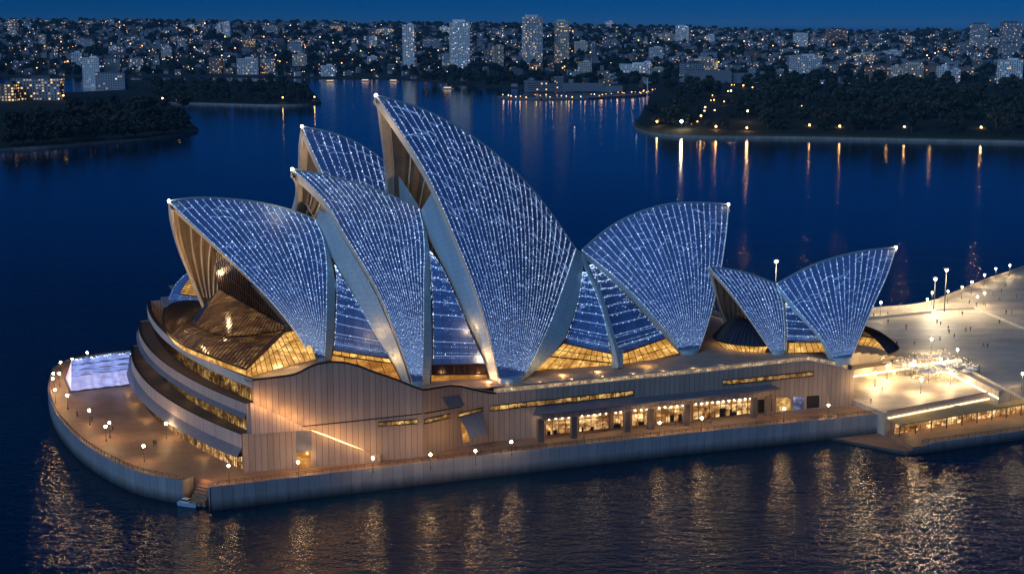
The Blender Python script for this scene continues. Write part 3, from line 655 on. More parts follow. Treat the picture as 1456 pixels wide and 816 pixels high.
for P_, z0, z1 in ((T1, ZB, 14.6), (T2, 14.3, 22), (T3, 21.7, 27.8)): p = P_[-1]; mb.add([W(p[0], p[1], z0), W(40, 122, z0), W(40, 122, z1), W(p[0], p[1], z1)], [(0, 3, 2, 1)], 0, [(0, z0), (40, z0), (40, z1), (0, z1)])
mb.build('tier_back_wall', m_wall2, HALL)
hood = empty('foyer_hood', parent=HALL)
Oc = np.array([(9.6, 13.6, 29.5), (4.1, 29.8, 29.5), (-.9, 48.4, 29.5), (-1.6, 71.5, 29.5), (2.0, 96.3, 29.5), (5, 102, 29.5)])
Ic = np.array([(24.2, 36.9, 33.2), (10.4, 35.2, 33), (3.8, 51.2, 33), (5.0, 62, 33), (12.4, 79, 33), (14, 88, 31)])
def cat3(P, n): return resamp(np.array(catmull(P, 8)), n)
O_, I_ = cat3(Oc, 60), cat3(Ic, 60)
G = np.stack([O_+(I_-O_)*q+np.array([0, 0, .9*math.sin(q*math.pi)]) for q in np.linspace(0, 1, 6)], 0)
surf('skirt_glass', G, m_bglass, hood, smooth=False)
mb = MB()
for j in range(0, 60): mb.tube(toW(G[:, j]+np.array([0, 0, .12])), .12, 4)
mb.tube(toW(G[0]+np.array([0, 0, .05])), .3, 5); mb.tube(toW(G[-1]), .2, 5); mb.build('skirt_rib', m_bronze, hood)
tier_P = O_[:, :2]+np.array([.5, .3])
G2 = np.array([[W(u, v, 27.8) for u, v in tier_P], [W(u, v, 29.4) for u, v in tier_P]]); MB().grid(G2, 0, True).build('foyer_window', m_gold, hood)
lo = cat3(np.array([(24.2, 36.9, 33.3), (16, 35.0, 33.1), (10.4, 35.2, 33.1), (6, 42, 33.1), (3.8, 51.2, 33.1)]), 30); hi = cat3(np.array([(23.5, 35.5, 35.0), (18.5, 44, 37.4), (11.2, 56.7, 41.2)]), 30)
G = np.stack([lo+(hi-lo)*q for q in np.linspace(0, 1, 8)], 0); surf('hood_glass', G, m_bglass, hood, smooth=False)
mb = MB()
for j in range(30): mb.tube(toW(G[:, j]+np.array([-.08, -.08, .1])), .1, 4)
mb.tube(toW(G[-1]), .25, 5); mb.build('hood_rib', m_bronze, hood)
mb = MB().add(toW(np.array([[11.2, 56.7, 41.2], [3.8, 51.2, 33.1], [5, 62, 33.1], [12.4, 79, 33.1]])), [(0, 1, 2, 3)]).build('hood_return', m_dglass, hood)
up_ = crv([(303, 347), (340, 386), (375, 426), (405, 460)], V0, 28, 26, zT=s3['C0'][0][2], p=1.8, dv=2.2); up_ = resamp(up_, 30)
G = np.stack([hi[::-1]+(up_-hi[::-1])*q for q in np.linspace(0, 1, 5)], 0); surf('mouth_glass', G, m_dglass, hood, smooth=False)
mb = MB()
for j in range(0, 30): mb.tube(toW(G[:, j]+np.array([-.15, -.15, 0])), .1, 4)
mb.tube(toW(G[2]+np.array([-.2, -.2, 0])), .12, 4); mb.build('mullion', m_bronze, hood)
# far side of the mouth: dark glass back to the mirrored shell
fe = mirror(s3['C0'], V0, -.8); fe = resamp(fe[(fe[:, 2] < 58) & (fe[:, 2] > 33)], 20); nr_ = resamp(np.array([hi[-1], (9, 58, 37), (8, 60, 33)]), 20)
# golden lobby wall under the skirt's near end
bot = resamp(np.array([(9.8, 13.2, 27.6), (17, 18.5, 27.6), (29.5, 26.0, 27.6)]), 14); top = resamp(np.array([(9.8, 13.4, 29.5), (17, 24, 31.5), (24.2, 36, 33.1), (28.5, 31, 33.8)]), 14)
G = np.stack([bot+(top-bot)*q for q in np.linspace(0, 1, 4)], 0); lw = surf('lobby_wall', G, m_gold, hood)
mb = MB()
for j in range(0, 14): mb.tube(toW(G[:, j]+np.array([0, -.1, 0])), .09, 4)
mb.tube(toW(G[2]+np.array([0, -.1, 0])), .09, 4); mb.tube(toW(G[-1]+np.array([0, -.1, 0])), .16, 4); mb.build('mullion', m_bronze, lw)
# second foyer behind: tiled hood with lamps, amber ribs and a flat fin
fh = empty('far_foyer', parent=HALL)
a = resamp(np.array([atv(x, y, 104) for x, y in smooth_px([(239, 428), (250, 405), (268, 388), (287, 380)])]), 20); b = resamp(np.array([atv(x, y, 88) for x, y in [(300, 432), (303, 415), (302, 398), (299, 384)]]), 20)
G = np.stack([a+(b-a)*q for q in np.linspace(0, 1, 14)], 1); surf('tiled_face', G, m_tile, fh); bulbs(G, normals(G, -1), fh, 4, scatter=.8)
G3 = G[4:15, 3:]-np.array([.5, 1.6, 0]); surf('amber_glass', G3, m_gold, fh)
mb = MB()
for i in range(0, 11): mb.tube(toW(G3[i]+np.array([-.1, -.2, 0])), .16, 4)
mb.build('mullion', m_bronze, fh)
fin = [(1.5, 96), (2.5, 110), (14, 112), (14, 96)]; MB().prism(xy(fin), 29.6, 30.0, bot=True).build('fin_roof', m_pale, fh)
# ---------------- lit glass between the shell feet
def px_glass(name, px, vs, mat, parent=HALL, nx=8, ny=2, r=.09, mm=None):
    """quad of glass: px TL, TR, BR, BL on planes v"""
    q = np.array([atv(x, y, v) for (x, y), v in zip(px, vs)]); G = np.array([[(q[0]*(1-t)+q[1]*t)*(1-s)+(q[3]*(1-t)+q[2]*t)*s for t in np.linspace(0, 1, nx+1)] for s in np.linspace(0, 1, ny+1)])
    o = surf(name, G, mat, parent); mb = MB(); of = np.array([0, -.12, 0])
    for j in range(nx+1): mb.tube(toW(G[:, j]+of), r, 4)
    for i in range(ny+1): mb.tube(toW(G[i]+of), r, 4)
    mb.build('mullion', m_bronze, o); return G
px_glass('foyer_window', [(474, 498), (553, 510), (557, 516), (473, 504)], (25, 22, 22, 25), m_gold, nx=7, ny=1)
px_glass('foyer_window', [(472, 505), (558, 517), (572, 545), (468, 520)], (25.5, 22.5, 22.5, 25.5), m_amber, nx=5, ny=1)
px_glass('foyer_window', [(614, 519), (690, 518), (692, 531), (613, 532)], (21, 21, 21, 21), m_dglass, nx=10, ny=1)
px_glass('foyer_window', [(613, 533), (692, 532), (696, 552), (612, 552)], (21.5, 21.5, 21.5, 21.5), m_amber, nx=3, ny=1)
px_glass('foyer_window', [(801, 488), (869, 503), (876, 516), (782, 506)], (24, 22, 22, 24), m_gold, nx=10, ny=2)
px_glass('foyer_window', [(781, 507), (877, 517), (878, 530), (744, 543)], (24.3, 22.3, 22.3, 24.3), m_gold, nx=8, ny=2)
px_glass('foyer_window', [(884, 503), (947, 481), (966, 502), (886, 522)], (22.5, 26, 26, 22.5), m_gold, nx=8, ny=2)
# ---------------- restaurant: low glazed bowls under the small shells, windows between
def bowl(cu, cv, z, r, a0, a1, r2, z2, zf, roofm):
    b = empty('dining_bowl', parent=HALL); A = np.linspace(a0, a1, 22)
    rim = np.array([(cu+r*math.cos(t), cv+r*.95*math.sin(t), z) for t in A]); ap = np.array([(cu+r2*math.cos(t), cv+r2*math.sin(t), z2) for t in A]); ft = np.array([(cu+r*.8*math.cos(t), cv+r*.76*math.sin(t), zf) for t in A])
    G = np.stack([rim+(ap-rim)*q+np.array([0, 0, 1.0*math.sin(q*3.14)]) for q in np.linspace(0, 1, 5)], 0); surf('glass_roof', G, roofm, b, smooth=False)
    mb = MB()
    for j in range(22): mb.tube(toW(G[:, j]+np.array([0, 0, .1])), .12, 4)
    mb.tube(toW(G[0]), .25, 5); mb.build('roof_rib', m_bronze, b)
    G = np.stack([ft, rim-np.array([0, 0, .15])], 0); o = surf('bowl_window', G, m_gold, b); mb = MB()
    for j in range(22): mb.tube(toW(G[:, j]*1.0), .1, 4)
    mb.build('mullion', m_bronze, o)
m_bluegl = M('blue_black_glass', (.05, .07, .13), .2, metal=.5)
bowl(157.5, 29.5, 22.0, 11.5, math.radians(120), math.radians(262), 4, 28.0, 19.6, m_bluegl)
bowl(189, 29, 17.0, 15.0, math.radians(-72), math.radians(75), 5, 22.5, 15.0, m_bluegl)
px_glass('dining_window', [(1121, 487), (1168, 487), (1176, 500), (1120, 502)], (17, 14, 14, 17), m_gold, nx=6, ny=1)
# ---------------- waterside loggia
lg = empty('loggia', parent=HALL)
MB().prism(xy([(79.6, 5.0), (151.5, 4.6), (151.5, 11.0), (84, 12.4)]), 13.2, 13.55, bot=True).build('canopy', m_awn, lg)
MB().prism(xy([(83, 6.8), (149, 6.4), (149, 10.6), (83, 11.9)]), 11.3, 13.19, bot=True).build('fascia', m_wall, lg)
def on_u(x, v, z):   # u of the plan point at depth v seen in pixel column x
    lo, hi = 60, 200
    for _ in range(40):
        m_ = (lo+hi)/2; p = W(m_, v, z)-CAM; px = CX+F*(p@rt)/(p@fw)
        if px < x: lo = m_
        else: hi = m_
    return lo
for x in (769, 816, 892, 925, 976, 1072, 1092):
    u = on_u(x, 7.4, 8); MB().box(W(u, 7.5, ZB), 1.5, 1.2, 5.8, ANG).build('pillar', m_wall2, lg)
for x0, x1 in ((775, 812), (822, 864), (870, 884), (896, 922), (930, 972), (982, 1066)):
    u0, u1 = on_u(x0, 10.3, 8), on_u(x1, 10.3, 8); n = max(2, int((u1-u0)/1.6)); G = np.array([[(u, 10.1-(u-84)*.021, z) for u in np.linspace(u0, u1, n+1)] for z in (6.2, 9.6, 11.25)])
    o = surf('shop_window', G, m_shop, lg); mb = MB()
    for j in range(n+1): mb.tube(toW(G[:, j]+np.array([0, -.15, 0])), .09, 4)
    for i in range(3): mb.tube(toW(G[i]+np.array([0, -.15, 0])), .1, 4)
    mb.build('mullion', m_bronze, o)
    for q in range(max(2, n//2)):
        uu = u0+.6+(u1-u0-1.2)*random.random(); hh = random.choice([1.0, 1.1, 1.9, 2.3]); MB().box(W(uu, 9.93-(uu-84)*.021, 6.2), random.uniform(.5, 1.6), .2, hh, ANG).build('shelf' if hh > 1.5 else 'counter', m_black, o)
    for q in range(n): uu = u0+(u1-u0)*(q+.5)/n; MB().ball(W(uu, 9.9-(uu-84)*.021, 10.4), .17, 6, 5).build('ceiling_lamp', m_globe_w, o)
for x0, x1, m_ in ((1077, 1098, m_black), (1104, 1124, m_slit), (1128, 1143, lit_mat('blue_lit_lobby', (.1, .15, .4), (.5, .6, 1), .1, .8)), (1147, 1165, m_black)):
    wall_quad('entrance', [(x0, 584.5-(x0-1104)*.09), (x1, 584.5-(x1-1104)*.09), (x1, 566-(x1-1104)*.07), (x0, 566-(x0-1104)*.07)], m_, -.06)
# ------------------------------------------------------------------ south steps, bar building, quay, parapets
ns = 14; mb = MB()
for k in range(ns):
    u0 = 177.45+k*3.1; mb.prism(xy([(u0, 36), (u0+3.1, 36), (u0+3.1, 78), (u0, 78)]), ZP-1, 16.2-(k+1)*(16.2-ZP)/ns+.004)
tag(mb.build('monumental_steps_ground', m_plaza), kind='structure')
bar = thing('waterside_bar', W(215, -8, 1.8), 'long low bar building by the water with a lit canopy roof and glowing shop windows', 'building')
def ln(a, b, us): a, b = np.array(a), np.array(b); return [a+(b-a)*(u-a[0])/(b[0]-a[0]) for u in us]
us = (178.5, 200, 225, 262)
E1 = ln((179.4, -5.75), (227.4, 2.05), us); C1_ = ln((175.1, -12.6), (223.4, -7.3), us); Q1 = ln((174, -21.1), (262, -19.5), (176, 200, 225, 262))
def strip(name, A, za, B, zb_, mat, parent=bar):
    L = np.r_[0, np.cumsum(np.linalg.norm(np.diff(np.array(A), axis=0), axis=1))]
    G = np.array([[W(p[0], p[1], za) for p in A], [W(p[0], p[1], zb_) for p in B]]); U = np.array([[(l, 0) for l in L], [(l, 3) for l in L]]); return MB().grid(G, 0, False, U).build(name, mat, parent)
Ef = [p+np.array([0, -.35]) for p in E1]; Ei = [p+np.array([0, .3]) for p in E1]
MB().prism(xy(Ef+[Ei[-1], Ei[0]][:2] if False else list(Ef)+list(Ei[::-1])), 6.0, 7.35, bot=True).build('roof_parapet', m_wall2, bar)
strip('wall', [p+np.array([0, .1]) for p in E1], 1.8, [p+np.array([0, .1]) for p in E1], 6.0, m_wall2)
m_can = M('tan_canopy_roof', (.50, .36, .17), .7, noise=.15, nscale=.3)
can = MB().prism(xy(list(C1_)+[p+np.array([0, -.36]) for p in E1[::-1]]), 4.9, 5.25, bot=True).build('canopy', m_can, bar)
MB().tube([W(p[0], p[1]-.55, 5.5) for p in E1], .16, 5).build('light_strip', m_strip_w, bar)
G0 = [p+np.array([0, 3.0]) for p in C1_]; o = strip('shop_window', G0, 1.8, G0, 4.9, m_shop); mb = MB()
gg = resamp(np.c_[np.array(G0), np.zeros(4)], 46)
for p in gg: mb.tube([W(p[0], p[1]-.1, 1.8), W(p[0], p[1]-.1, 4.9)], .08, 4)
mb.tube([W(p[0], p[1]-.1, 4.7) for p in gg], .08, 4); mb.build('mullion', m_bronze, o)
mb = MB()
cols = resamp(np.c_[np.array(C1_)+np.array([0, .5]), np.zeros(4)], 16)
for p in cols: MB().tube([W(p[0], p[1], 1.8), W(p[0], p[1], 4.9)], .14, 6).build('post', m_iron, bar)
mb = MB(); mb.prism(xy(list(Q1)+[(262, 12), (181, -4), (178, -7)]), -1, 1.8); tag(mb.build('quay_pavement', m_pave), kind='structure')
mb = MB(); wallstrip(mb, [(163, -3.0), (173.6, -21.6), (182, -21.5), (262, -20)], -1, [.6, .9, 2.5, 2.5], .4); tag(mb.build('quay_wall', m_sea), 'low dark quay wall in front of the lit waterside bar', 'quay wall')
MB2 = MB().prism(xy([(164, -3.2), (174, -21.0), (178, -21), (181, -5), (178, -3.3)]), -1, .55); tag(MB2.build('boat_ramp_pavement', m_pave), kind='structure')
qr = thing('quay_railing', W(215, -20.5, 2.5), 'thin dark railing along the quay edge of the waterside bar', 'railing'); mb = MB()
qp = resamp(np.c_[np.array(ln((181, -21.2), (262, -19.7), us[:1]+(200, 225, 262))), np.zeros(4)], 40); mb.tube([W(p[0], p[1], 3.5) for p in qp], .06, 4); mb.tube([W(p[0], p[1], 3.0) for p in qp], .04, 4); mb.build('handrail', m_iron, qr); mb = MB()
for p in qp: mb.tube([W(p[0], p[1], 2.4), W(p[0], p[1], 3.5)], .05, 4)
mb.build('rail_post', m_iron, qr)
# forecourt parapets
def parapet(px, label, z=ZP, h=1.1, th=.6, mat=None, name='parapet_wall'):
    P = [uz(x, y, z)[:2] for x, y in px]; P = [tuple(p) for p in P]; mb = MB(); wallstrip(mb, P, z, z+h, th); return tag(mb.build(name, mat or m_stone2), label, 'parapet')
m_stone2 = panel_mat('pale_parapet_stone', (.62, .54, .44), 3.0, .8, .04, .1, .6)
parapet([(1236, 442), (1262, 440), (1290, 438), (1312, 435), (1335, 429), (1360, 418), (1385, 408), (1410, 398), (1435, 390), (1470, 377)], 'pale curving parapet wall along the water behind the forecourt')
parapet([(1215, 455), (1250, 453), (1290, 449), (1325, 445)], 'low straight parapet wall across the back of the forecourt', h=.9)
parapet([(1330, 442), (1385, 440), (1410, 449), (1440, 462), (1480, 478)], 'thin rail-height wall edging the right side of the forecourt', h=.8, th=.3)
parapet([(1330, 507), (1365, 521), (1395, 537), (1422, 551), (1470, 577)], 'pale kerb wall beside the sunken terrace on the forecourt', h=.7, th=.5)
# ------------------------------------------------------------------ broadwalk railing
rl = thing('railing', W(-20, 60, ZB), 'thin dark metal railing along the top of the sea wall', 'railing')
rp = [(182, -2.45), (120, .45), (60, 1.65), (20, 1.85), (0.2, 1.7)]; rc = [(p[0]+.1, p[1]+.1) for p in curve]
mb = MB(); mp = MB()
for path in (rp, rc):
    P = np.c_[np.array(path), np.zeros(len(path))]; L = np.linalg.norm(np.diff(P, axis=0), axis=1).sum(); P = resamp(P, int(L/2))
    if path is rc: P = np.array([p-np.array([0, 0, 0]) for p in P])
    for z in (6.75, 6.35): mb.tube([W(p[0], p[1], z) for p in P], .05, 4)
    for p in P: mp.tube([W(p[0], p[1], ZB+.1), W(p[0], p[1], 6.8)], .05, 4)
mb.build('handrail', m_iron, rl); o = mp.build('rail_post', m_iron, rl); o['kind'] = 'stuff'
# ------------------------------------------------------------------ globe lamps
def lamp_proto(h, r, globe, name='globe_lamp', arm=0):
    t = empty(name); mb = MB().tube([(0, 0, 0), (0, 0, .5), (0, 0, .55), (0, 0, h-r)], [.13, .11, .07, .06], 8); mb.build('post', m_iron, t, True)
    MB().ball((0, 0, h), r, 12, 8).build('globe', globe, t, True); MB().tube([(0, 0, h-r-.12), (0, 0, h-r+.06)], [.12, .16], 8).build('collar', m_iron, t, True)
    return t
LP = []
def lamps(px_list, zg, h, r, globe, power, col, labels, group, name='globe_lamp', cat='lamp'):
    pro = None
    for (x, y), lb in zip(px_list, labels):
        p = atz(x, y, zg)
        if pro is None: pro = lamp_proto(h, r, globe, name); o = pro
        else: o = copy_tree(pro)
        o.location = (p[0], p[1], zg-h); tag(o, lb, cat, group); LP.append(o)
        light('lamp_light', (p[0], p[1], zg-.1-r), power*1.0, col, .35)
    return pro
WARM = (1, .58, .24); WW = (1, .74, .42)
cl = [(86, 515), (103, 511), (76, 531), (75, 538), (78, 554), (84, 531), (124, 501), (95.5, 562), (126.7, 583.5), (150, 606), (155.5, 601), (204, 634), (236, 602), (325, 662)]
lamps(cl, ZB+4.0, 4.0, .3, m_globe, 70, WARM, ['lit globe lamp at the far end of the sea wall, left of the marquee', 'lit globe lamp at the far tip of the broadwalk just left of the marquee roof',
    'leftmost lit globe lamp, right on the bend of the curved sea wall', 'second globe lamp down the bend of the curved sea wall', 'lit globe lamp on the curved sea wall level with the marquee floor',
    'lit globe lamp a step inside the railing beside the bend', 'lit globe lamp standing behind the white marquee', 'lit globe lamp in front of the marquee near the railing', 'lit globe lamp by the curved railing below the marquee',
    'front lamp of the close pair on the open curved broadwalk', 'back lamp of the close pair on the open curved broadwalk', 'lit globe lamp at the curved railing nearest the small landing', 'lit globe lamp close to the ground-floor windows of the curved tiers', 'lit globe lamp at the sharp corner of the podium'], 'globe lamps on the broadwalk')
sl_ = [(424, 657), (530, 651), (612, 646), (676, 641), (727, 628), (938, 601), (998, 594), (1115, 581), (1178, 576)]
lamps(sl_, ZB+3.6, 3.6, .3, m_globe, 80, WARM, ['lit globe lamp beside the entrance door with the slate awning', 'lit globe lamp below the foot of the glowing stair', 'lit globe lamp in front of the podium corner', 'lit globe lamp below the tilted slate awning', 'lit globe lamp left of the waterside loggia',
    'lit globe lamp in front of the loggia, left of its two', 'lit globe lamp in front of the loggia, right of its two', 'lit globe lamp in front of the dark entrance past the loggia', 'lit globe lamp at the right end of the long sea wall'], 'globe lamps on the broadwalk')
pl_ = [(1252.6, 430), (1318.6, 425.7), (1325.5, 416), (1348, 414), (1368, 408), (1382, 401), (1400, 391), (1416, 382), (1436, 377), (1390, 422), (1400, 416.6), (1324.6, 482), (1361.5, 497), (1454, 531)]
lamps(pl_, ZP+4.6, 4.6, .34, m_globe_w, 1400, WW, ['leftmost white globe lamp on the far edge of the forecourt', 'short white globe lamp where the curved parapet begins', 'taller white globe lamp just behind where the curved parapet begins', 'white globe lamp right of the tall flood mast',
    'white globe lamp on the curved parapet, first after the flood mast lamp', 'white globe lamp halfway up the curved parapet', 'dim lamp on the curved parapet before the large one', 'large white globe lamp high on the curved parapet', 'topmost white lamp on the curved parapet by the frame edge',
    'white globe lamp on the slope among the walkers, lower one', 'white globe lamp on the slope among the walkers, upper one', 'white globe lamp alone on the open forecourt behind the terrace', 'white globe lamp beside the kerb wall of the terrace', 'white globe lamp at the right frame edge of the forecourt'], 'white lamps round the forecourt')
# flood masts
def mast(px, zg, base, label, power):
    p = atz(*px, zg); t = thing('flood_mast', (p[0], p[1], base), label, 'lamp', 'tall flood masts')
    MB().tube([(p[0], p[1], base), (p[0], p[1], zg-.6)], [.22, .12], 8).build('mast', m_iron, t, True); MB().ball(p, .45, 12, 8).build('flood_head', m_flood, t, True)
    MB().box((p[0], p[1], zg+.5), 1.6, 1.6, .25, ANG).build('hood', m_iron, t); light('flood_light', p+np.array([-1.2, -2.2, -1.4]), power, (1, .8, .52), .6, t)
mast((1104, 372), 30, ZP, 'very bright flood lamp on a mast behind the two small shells', 15000)
mast((1346, 384), 24, ZP, 'bright flood lamp on the tallest mast above the curved parapet', 15000)
mast((1330, 397), 20, ZP, 'bright flood lamp on the shorter mast left of the tallest one', 8000)
# ------------------------------------------------------------------ architectural lighting
for q in np.linspace(0, 1, 9): p = st[int(q*29)]; light('unseen_wall_light', W(p[0]-.5, p[1]-2.2, p[2]+1.2), 420-190*q, (1, .50, .15), .5)  # unseen points off the wall, standing in for the orange stair-gap grazers
for u in (49, 58): light('unseen_wall_light', W(u, 1.5+(u-49)*.35, 11), 260, (1, .52, .18), .4)
light('door_light', W(22.6, 7.0, 8.6), 220, WARM, .2)
for px, v, p in (((520, 535), 15, 260), ((650, 545), 15, 260), ((800, 530), 17, 420), ((850, 527), 17, 420), ((920, 512), 18, 380)): light('foyer_light', W(*atv(*px, v)), p, (1, .55, .18), .4)
light('lobby_light', W(16, 15, 31.0), 900, (1, .6, .2), .5); light('lobby_light', W(22, 22, 31.5), 1400, (1, .6, .2), .5)
for v in (34, 50, 68): light('foyer_light', W(-4+abs(v-60)*.1, v-4, 37), 1500, (1, .62, .25), .6)
light('mouth_light', W(9, 52, 45), 1900, (1, .66, .34), .8); light('mouth_light', W(44, 52, 58), 2200, (1, .74, .5), .8); light('mouth_light', W(79, 54, 68), 2600, (1, .74, .5), .8); light('mouth_light', W(52, 92, 66), 2500, (1, .74, .5), .8)
for Lv, a in ((L1, 1.0), (L2, .9)):      # uplights at the feet of the plain louvre shells
    for k, p in ((26, 1100), (23, 800), (19, 450)):
        q = Lv[1][k]; q2 = Lv[2][k]; light('foot_light', W(*((q+q2)/2+np.array([-1.5, -2.1, -.3]))), p*a, (1, .46, .15), .3)
for sx, pw in ((s1, 1100), (s2, 650), (s3, 500), (s7, 700)):      # rim floods washing the mouth edges
    n_ = len(sx['C0'])
    for q_ in (.14,): p = sx['C0'][int(n_*q_)]; light('rim_flood', W(*(p+np.array([-6.5, .5, -3.5]))), pw, (1, .72, .46), .5)
light('foot_light', W(*(s1['C1'][-4]+np.array([2.5, -2.0, 0]))), 250, (1, .60, .28), .3)
for u in np.linspace(84, 146, 9): light('loggia_light', W(u, 8.6, 10.4), 170, (1, .62, .26), .25)
for t in (6, 14, 22, 29, 35): 
    p = tier(6.8, 15.9)[t]; light('window_light', W(p[0]-.6, p[1], 7.2), 150, (1, .6, .24), .25)
    p = tier(10.0, 14)[t]; light('terrace_light', W(p[0], p[1], 16.6), 60, (1, .6, .24), .25)
for u in np.linspace(184, 240, 10): light('canopy_light', W(u, np.interp(u, [p[0] for p in C1_], [p[1] for p in C1_])+1.2, 4.4), 160, (1, .66, .28), .25)
for u in np.linspace(76, 172, 12): light('deck_light', W(u, np.interp(u, wu, wv)+1.6, np.interp(u, wu, wz)+1.6), 50, (1, .66, .3), .25)
# ------------------------------------------------------------------ terrace parasols and lamps
def parasol_proto():
    t = empty('cafe_parasol'); A = [2*math.pi*k/8+.39 for k in range(8)]; mb = MB(); top = (0, 0, 3.0)
    ring = [(1.55*math.cos(a), 1.55*math.sin(a), 2.45) for a in A]; ring2 = [(.8*math.cos(a), .8*math.sin(a), 2.8) for a in A]; low = [(1.55*math.cos(a), 1.55*math.sin(a), 2.28) for a in A]
    mb.add([top]+ring2+ring+low, [(0, 1+k, 1+(k+1) % 8) for k in range(8)]+[(1+k, 9+k, 9+(k+1) % 8, 1+(k+1) % 8) for k in range(8)]+[(9+k, 17+k, 17+(k+1) % 8, 9+(k+1) % 8) for k in range(8)])
    mb.build('canopy', m_white, t); MB().tube([(0, 0, 0), (0, 0, 2.95)], .04, 6).build('pole', m_iron, t); MB().tube([(0, 0, .68), (0, 0, .74)], .6, 12).build('table', m_conc, t)
    for k in range(3): MB().box((.85*math.cos(k*2.1), .85*math.sin(k*2.1), 0), .42, .42, .46, k).build('stool', m_conc, t)
    return t
pp = None; spots = []
for row, (a, b, n) in enumerate((((1262, 527), (1345, 519), 8), ((1282, 532), (1362, 525), 8), ((1300, 538), (1374, 531), 7), ((1318, 543), (1384, 538), 6))):
    for k in range(n):
        x = a[0]+(b[0]-a[0])*k/(n-1)+random.uniform(-3, 3); y = a[1]+(b[1]-a[1])*k/(n-1)+random.uniform(-1.2, 1.2); spots.append((row, k, atz(x, y, ZT)))
RN = ['back row by dark wall', 'second row from dark wall', 'third row from dark wall', 'front row of terrace']
for i, (row, k, p) in enumerate(spots):
    o = pp = parasol_proto() if pp is None else pp; o = pp if i == 0 else copy_tree(pp)
    o.location = tuple(p+np.array([0, 0, .005])); o.rotation_euler[2] = random.uniform(0, 1); sc = random.uniform(1.0, 1.25); o.scale = (sc, sc, sc)
    tag(o, 'lit white cafe parasol, %s from left, %s' % (nth(k+1), RN[row]), 'parasol', 'cafe parasols on the sunken terrace')
for i, (x, y) in enumerate(((1262, 520), (1300, 514), (1338, 511), (1352, 528), (1310, 540), (1245, 530))):
    p = atz(x, y, ZT+4.2); o = copy_tree(LP[0]); o.location = (p[0], p[1], ZT+.2); tag(o, 'glowing globe lamp among the terrace parasols, %s from the left' % nth([2, 3, 5, 6, 4, 1][i]), 'lamp', 'terrace lamps'); light('lamp_light', p-np.array([0, 0, .6]), 2600, (1, .72, .38), .4)
for x, y in ((1225, 548), (1300, 556), (1225, 575)): light('terrace_wash', atz(x, y, ZT+5), 800, (1, .66, .28), .4)
ts = thing('added_light_band', atz(1280, 520, ZT), 'bright warm band of light along the foot of the dark terrace wall', 'light band'); q0 = [np.r_[p, ZT+1.5] for p in terr]  # glowing strip and its point lights are added to brighten the terrace
MB().tube([W(p[0]-.3, p[1]-.5, ZT+.25) for p in resamp(np.array(q0), 30)], .16, 5).build('light_strip', m_strip_w, ts)
for p in resamp(np.array(q0), 9)[:7]: light('added_band_light', W(p[0]-1, p[1]-1.6, ZT+1.2), 260, (1, .66, .28), .4, ts)
fs = thing('added_festoon_lights', atz(1330, 528, ZT), 'strings of tiny warm festoon bulbs hung on poles over the terrace parasols', 'festoon lights'); pts = []; cbm = MB(); fp_ = MB()  # bulb strings added so the terrace shows small bright spots
pa = [atz(*q, ZT) for q in ((1268, 532), (1300, 520), (1340, 515), (1376, 529), (1392, 541), (1320, 545))]
for i in range(6): fp_ = MB().tube([pa[i], pa[i]+np.array([0, 0, 4.6])], .07, 5); fp_.build('pole', m_iron, fs)
for i in range(6):
    for j in range(i+1, 6):
        a, b_ = pa[i]+np.array([0, 0, 4.5]), pa[j]+np.array([0, 0, 4.5]); n = int(np.linalg.norm(b_-a)/1.3); q = [a+(b_-a)*t-np.array([0, 0, 1.2*math.sin(t*math.pi)]) for t in np.linspace(0, 1, n+2)]; pts += q[1:-1]; cbm.tube(q, .02, 3)
cbm.build('cable', m_iron, fs); o = MB().octa(pts[::2], [.13]*len(pts[::2])).build('added_festoon_bulb', noem(M('added_bulb_glass', (1, .8, .5), .4, emit=(1, .74, .40), es=3)), fs); o['kind'] = 'stuff'
# ------------------------------------------------------------------ white lit marquee on the broadwalk
mq = thing('marquee', W(-15, 110, ZB), 'glowing blue-white draped marquee at the left end of the broadwalk', 'marquee')
m_cloth = bpy.data.materials.new('lit_white_cloth'); m_cloth.use_nodes = True; t = m_cloth.node_tree; b = t.nodes['Principled BSDF']
b.inputs['Base Color'].default_value = (.75, .78, .9, 1); tc = t.nodes.new('ShaderNodeTexCoord'); nz = t.nodes.new('ShaderNodeTexNoise'); mp_ = t.nodes.new('ShaderNodeMapping'); mp_.inputs[2].default_value = (0, 0, -ANG); mp_.inputs[3].default_value = (.10, .55, 1.1)
t.links.new(tc.outputs['Object'], mp_.inputs[0]); t.links.new(mp_.outputs[0], nz.inputs['Vector']); nz.inputs['Scale'].default_value = 1.6; nz.inputs['Detail'].default_value = 6; nz.inputs['Roughness'].default_value = .7
cr = t.nodes.new('ShaderNodeValToRGB'); cr.color_ramp.elements[0].position = .42; cr.color_ramp.elements[0].color = (.03, .04, .22, 1); cr.color_ramp.elements[1].position = .60; cr.color_ramp.elements[1].color = (.34, .42, 1, 1)
t.links.new(nz.outputs[0], cr.inputs[0]); t.links.new(cr.outputs[0], b.inputs['Emission Color']); b.inputs['Emission Strength'].default_value = .75
def drape(P, Q, n=40, m=8, amp=.25, sag=.4, peak=0, npk=3):
    P, Q = np.array(P, float), np.array(Q, float); G = np.zeros((m, n, 3))
    for i, s_ in enumerate(np.linspace(0, 1, m)):
        for j, t_ in enumerate(np.linspace(0, 1, n)):
            a = P[0]+(P[1]-P[0])*t_; b_ = Q[0]+(Q[1]-Q[0])*t_; G[i, j] = a+(b_-a)*s_
            G[i, j, 1] += amp*math.sin(t_*n*.9+math.sin(t_*17))*(.2+.8*(1-s_)); G[i, j, 2] -= sag*math.sin(s_*math.pi)*(.6+.4*math.sin(t_*19)); G[i, j, 2] += peak*s_*(abs(math.cos(t_*math.pi*npk))**3)
    return G
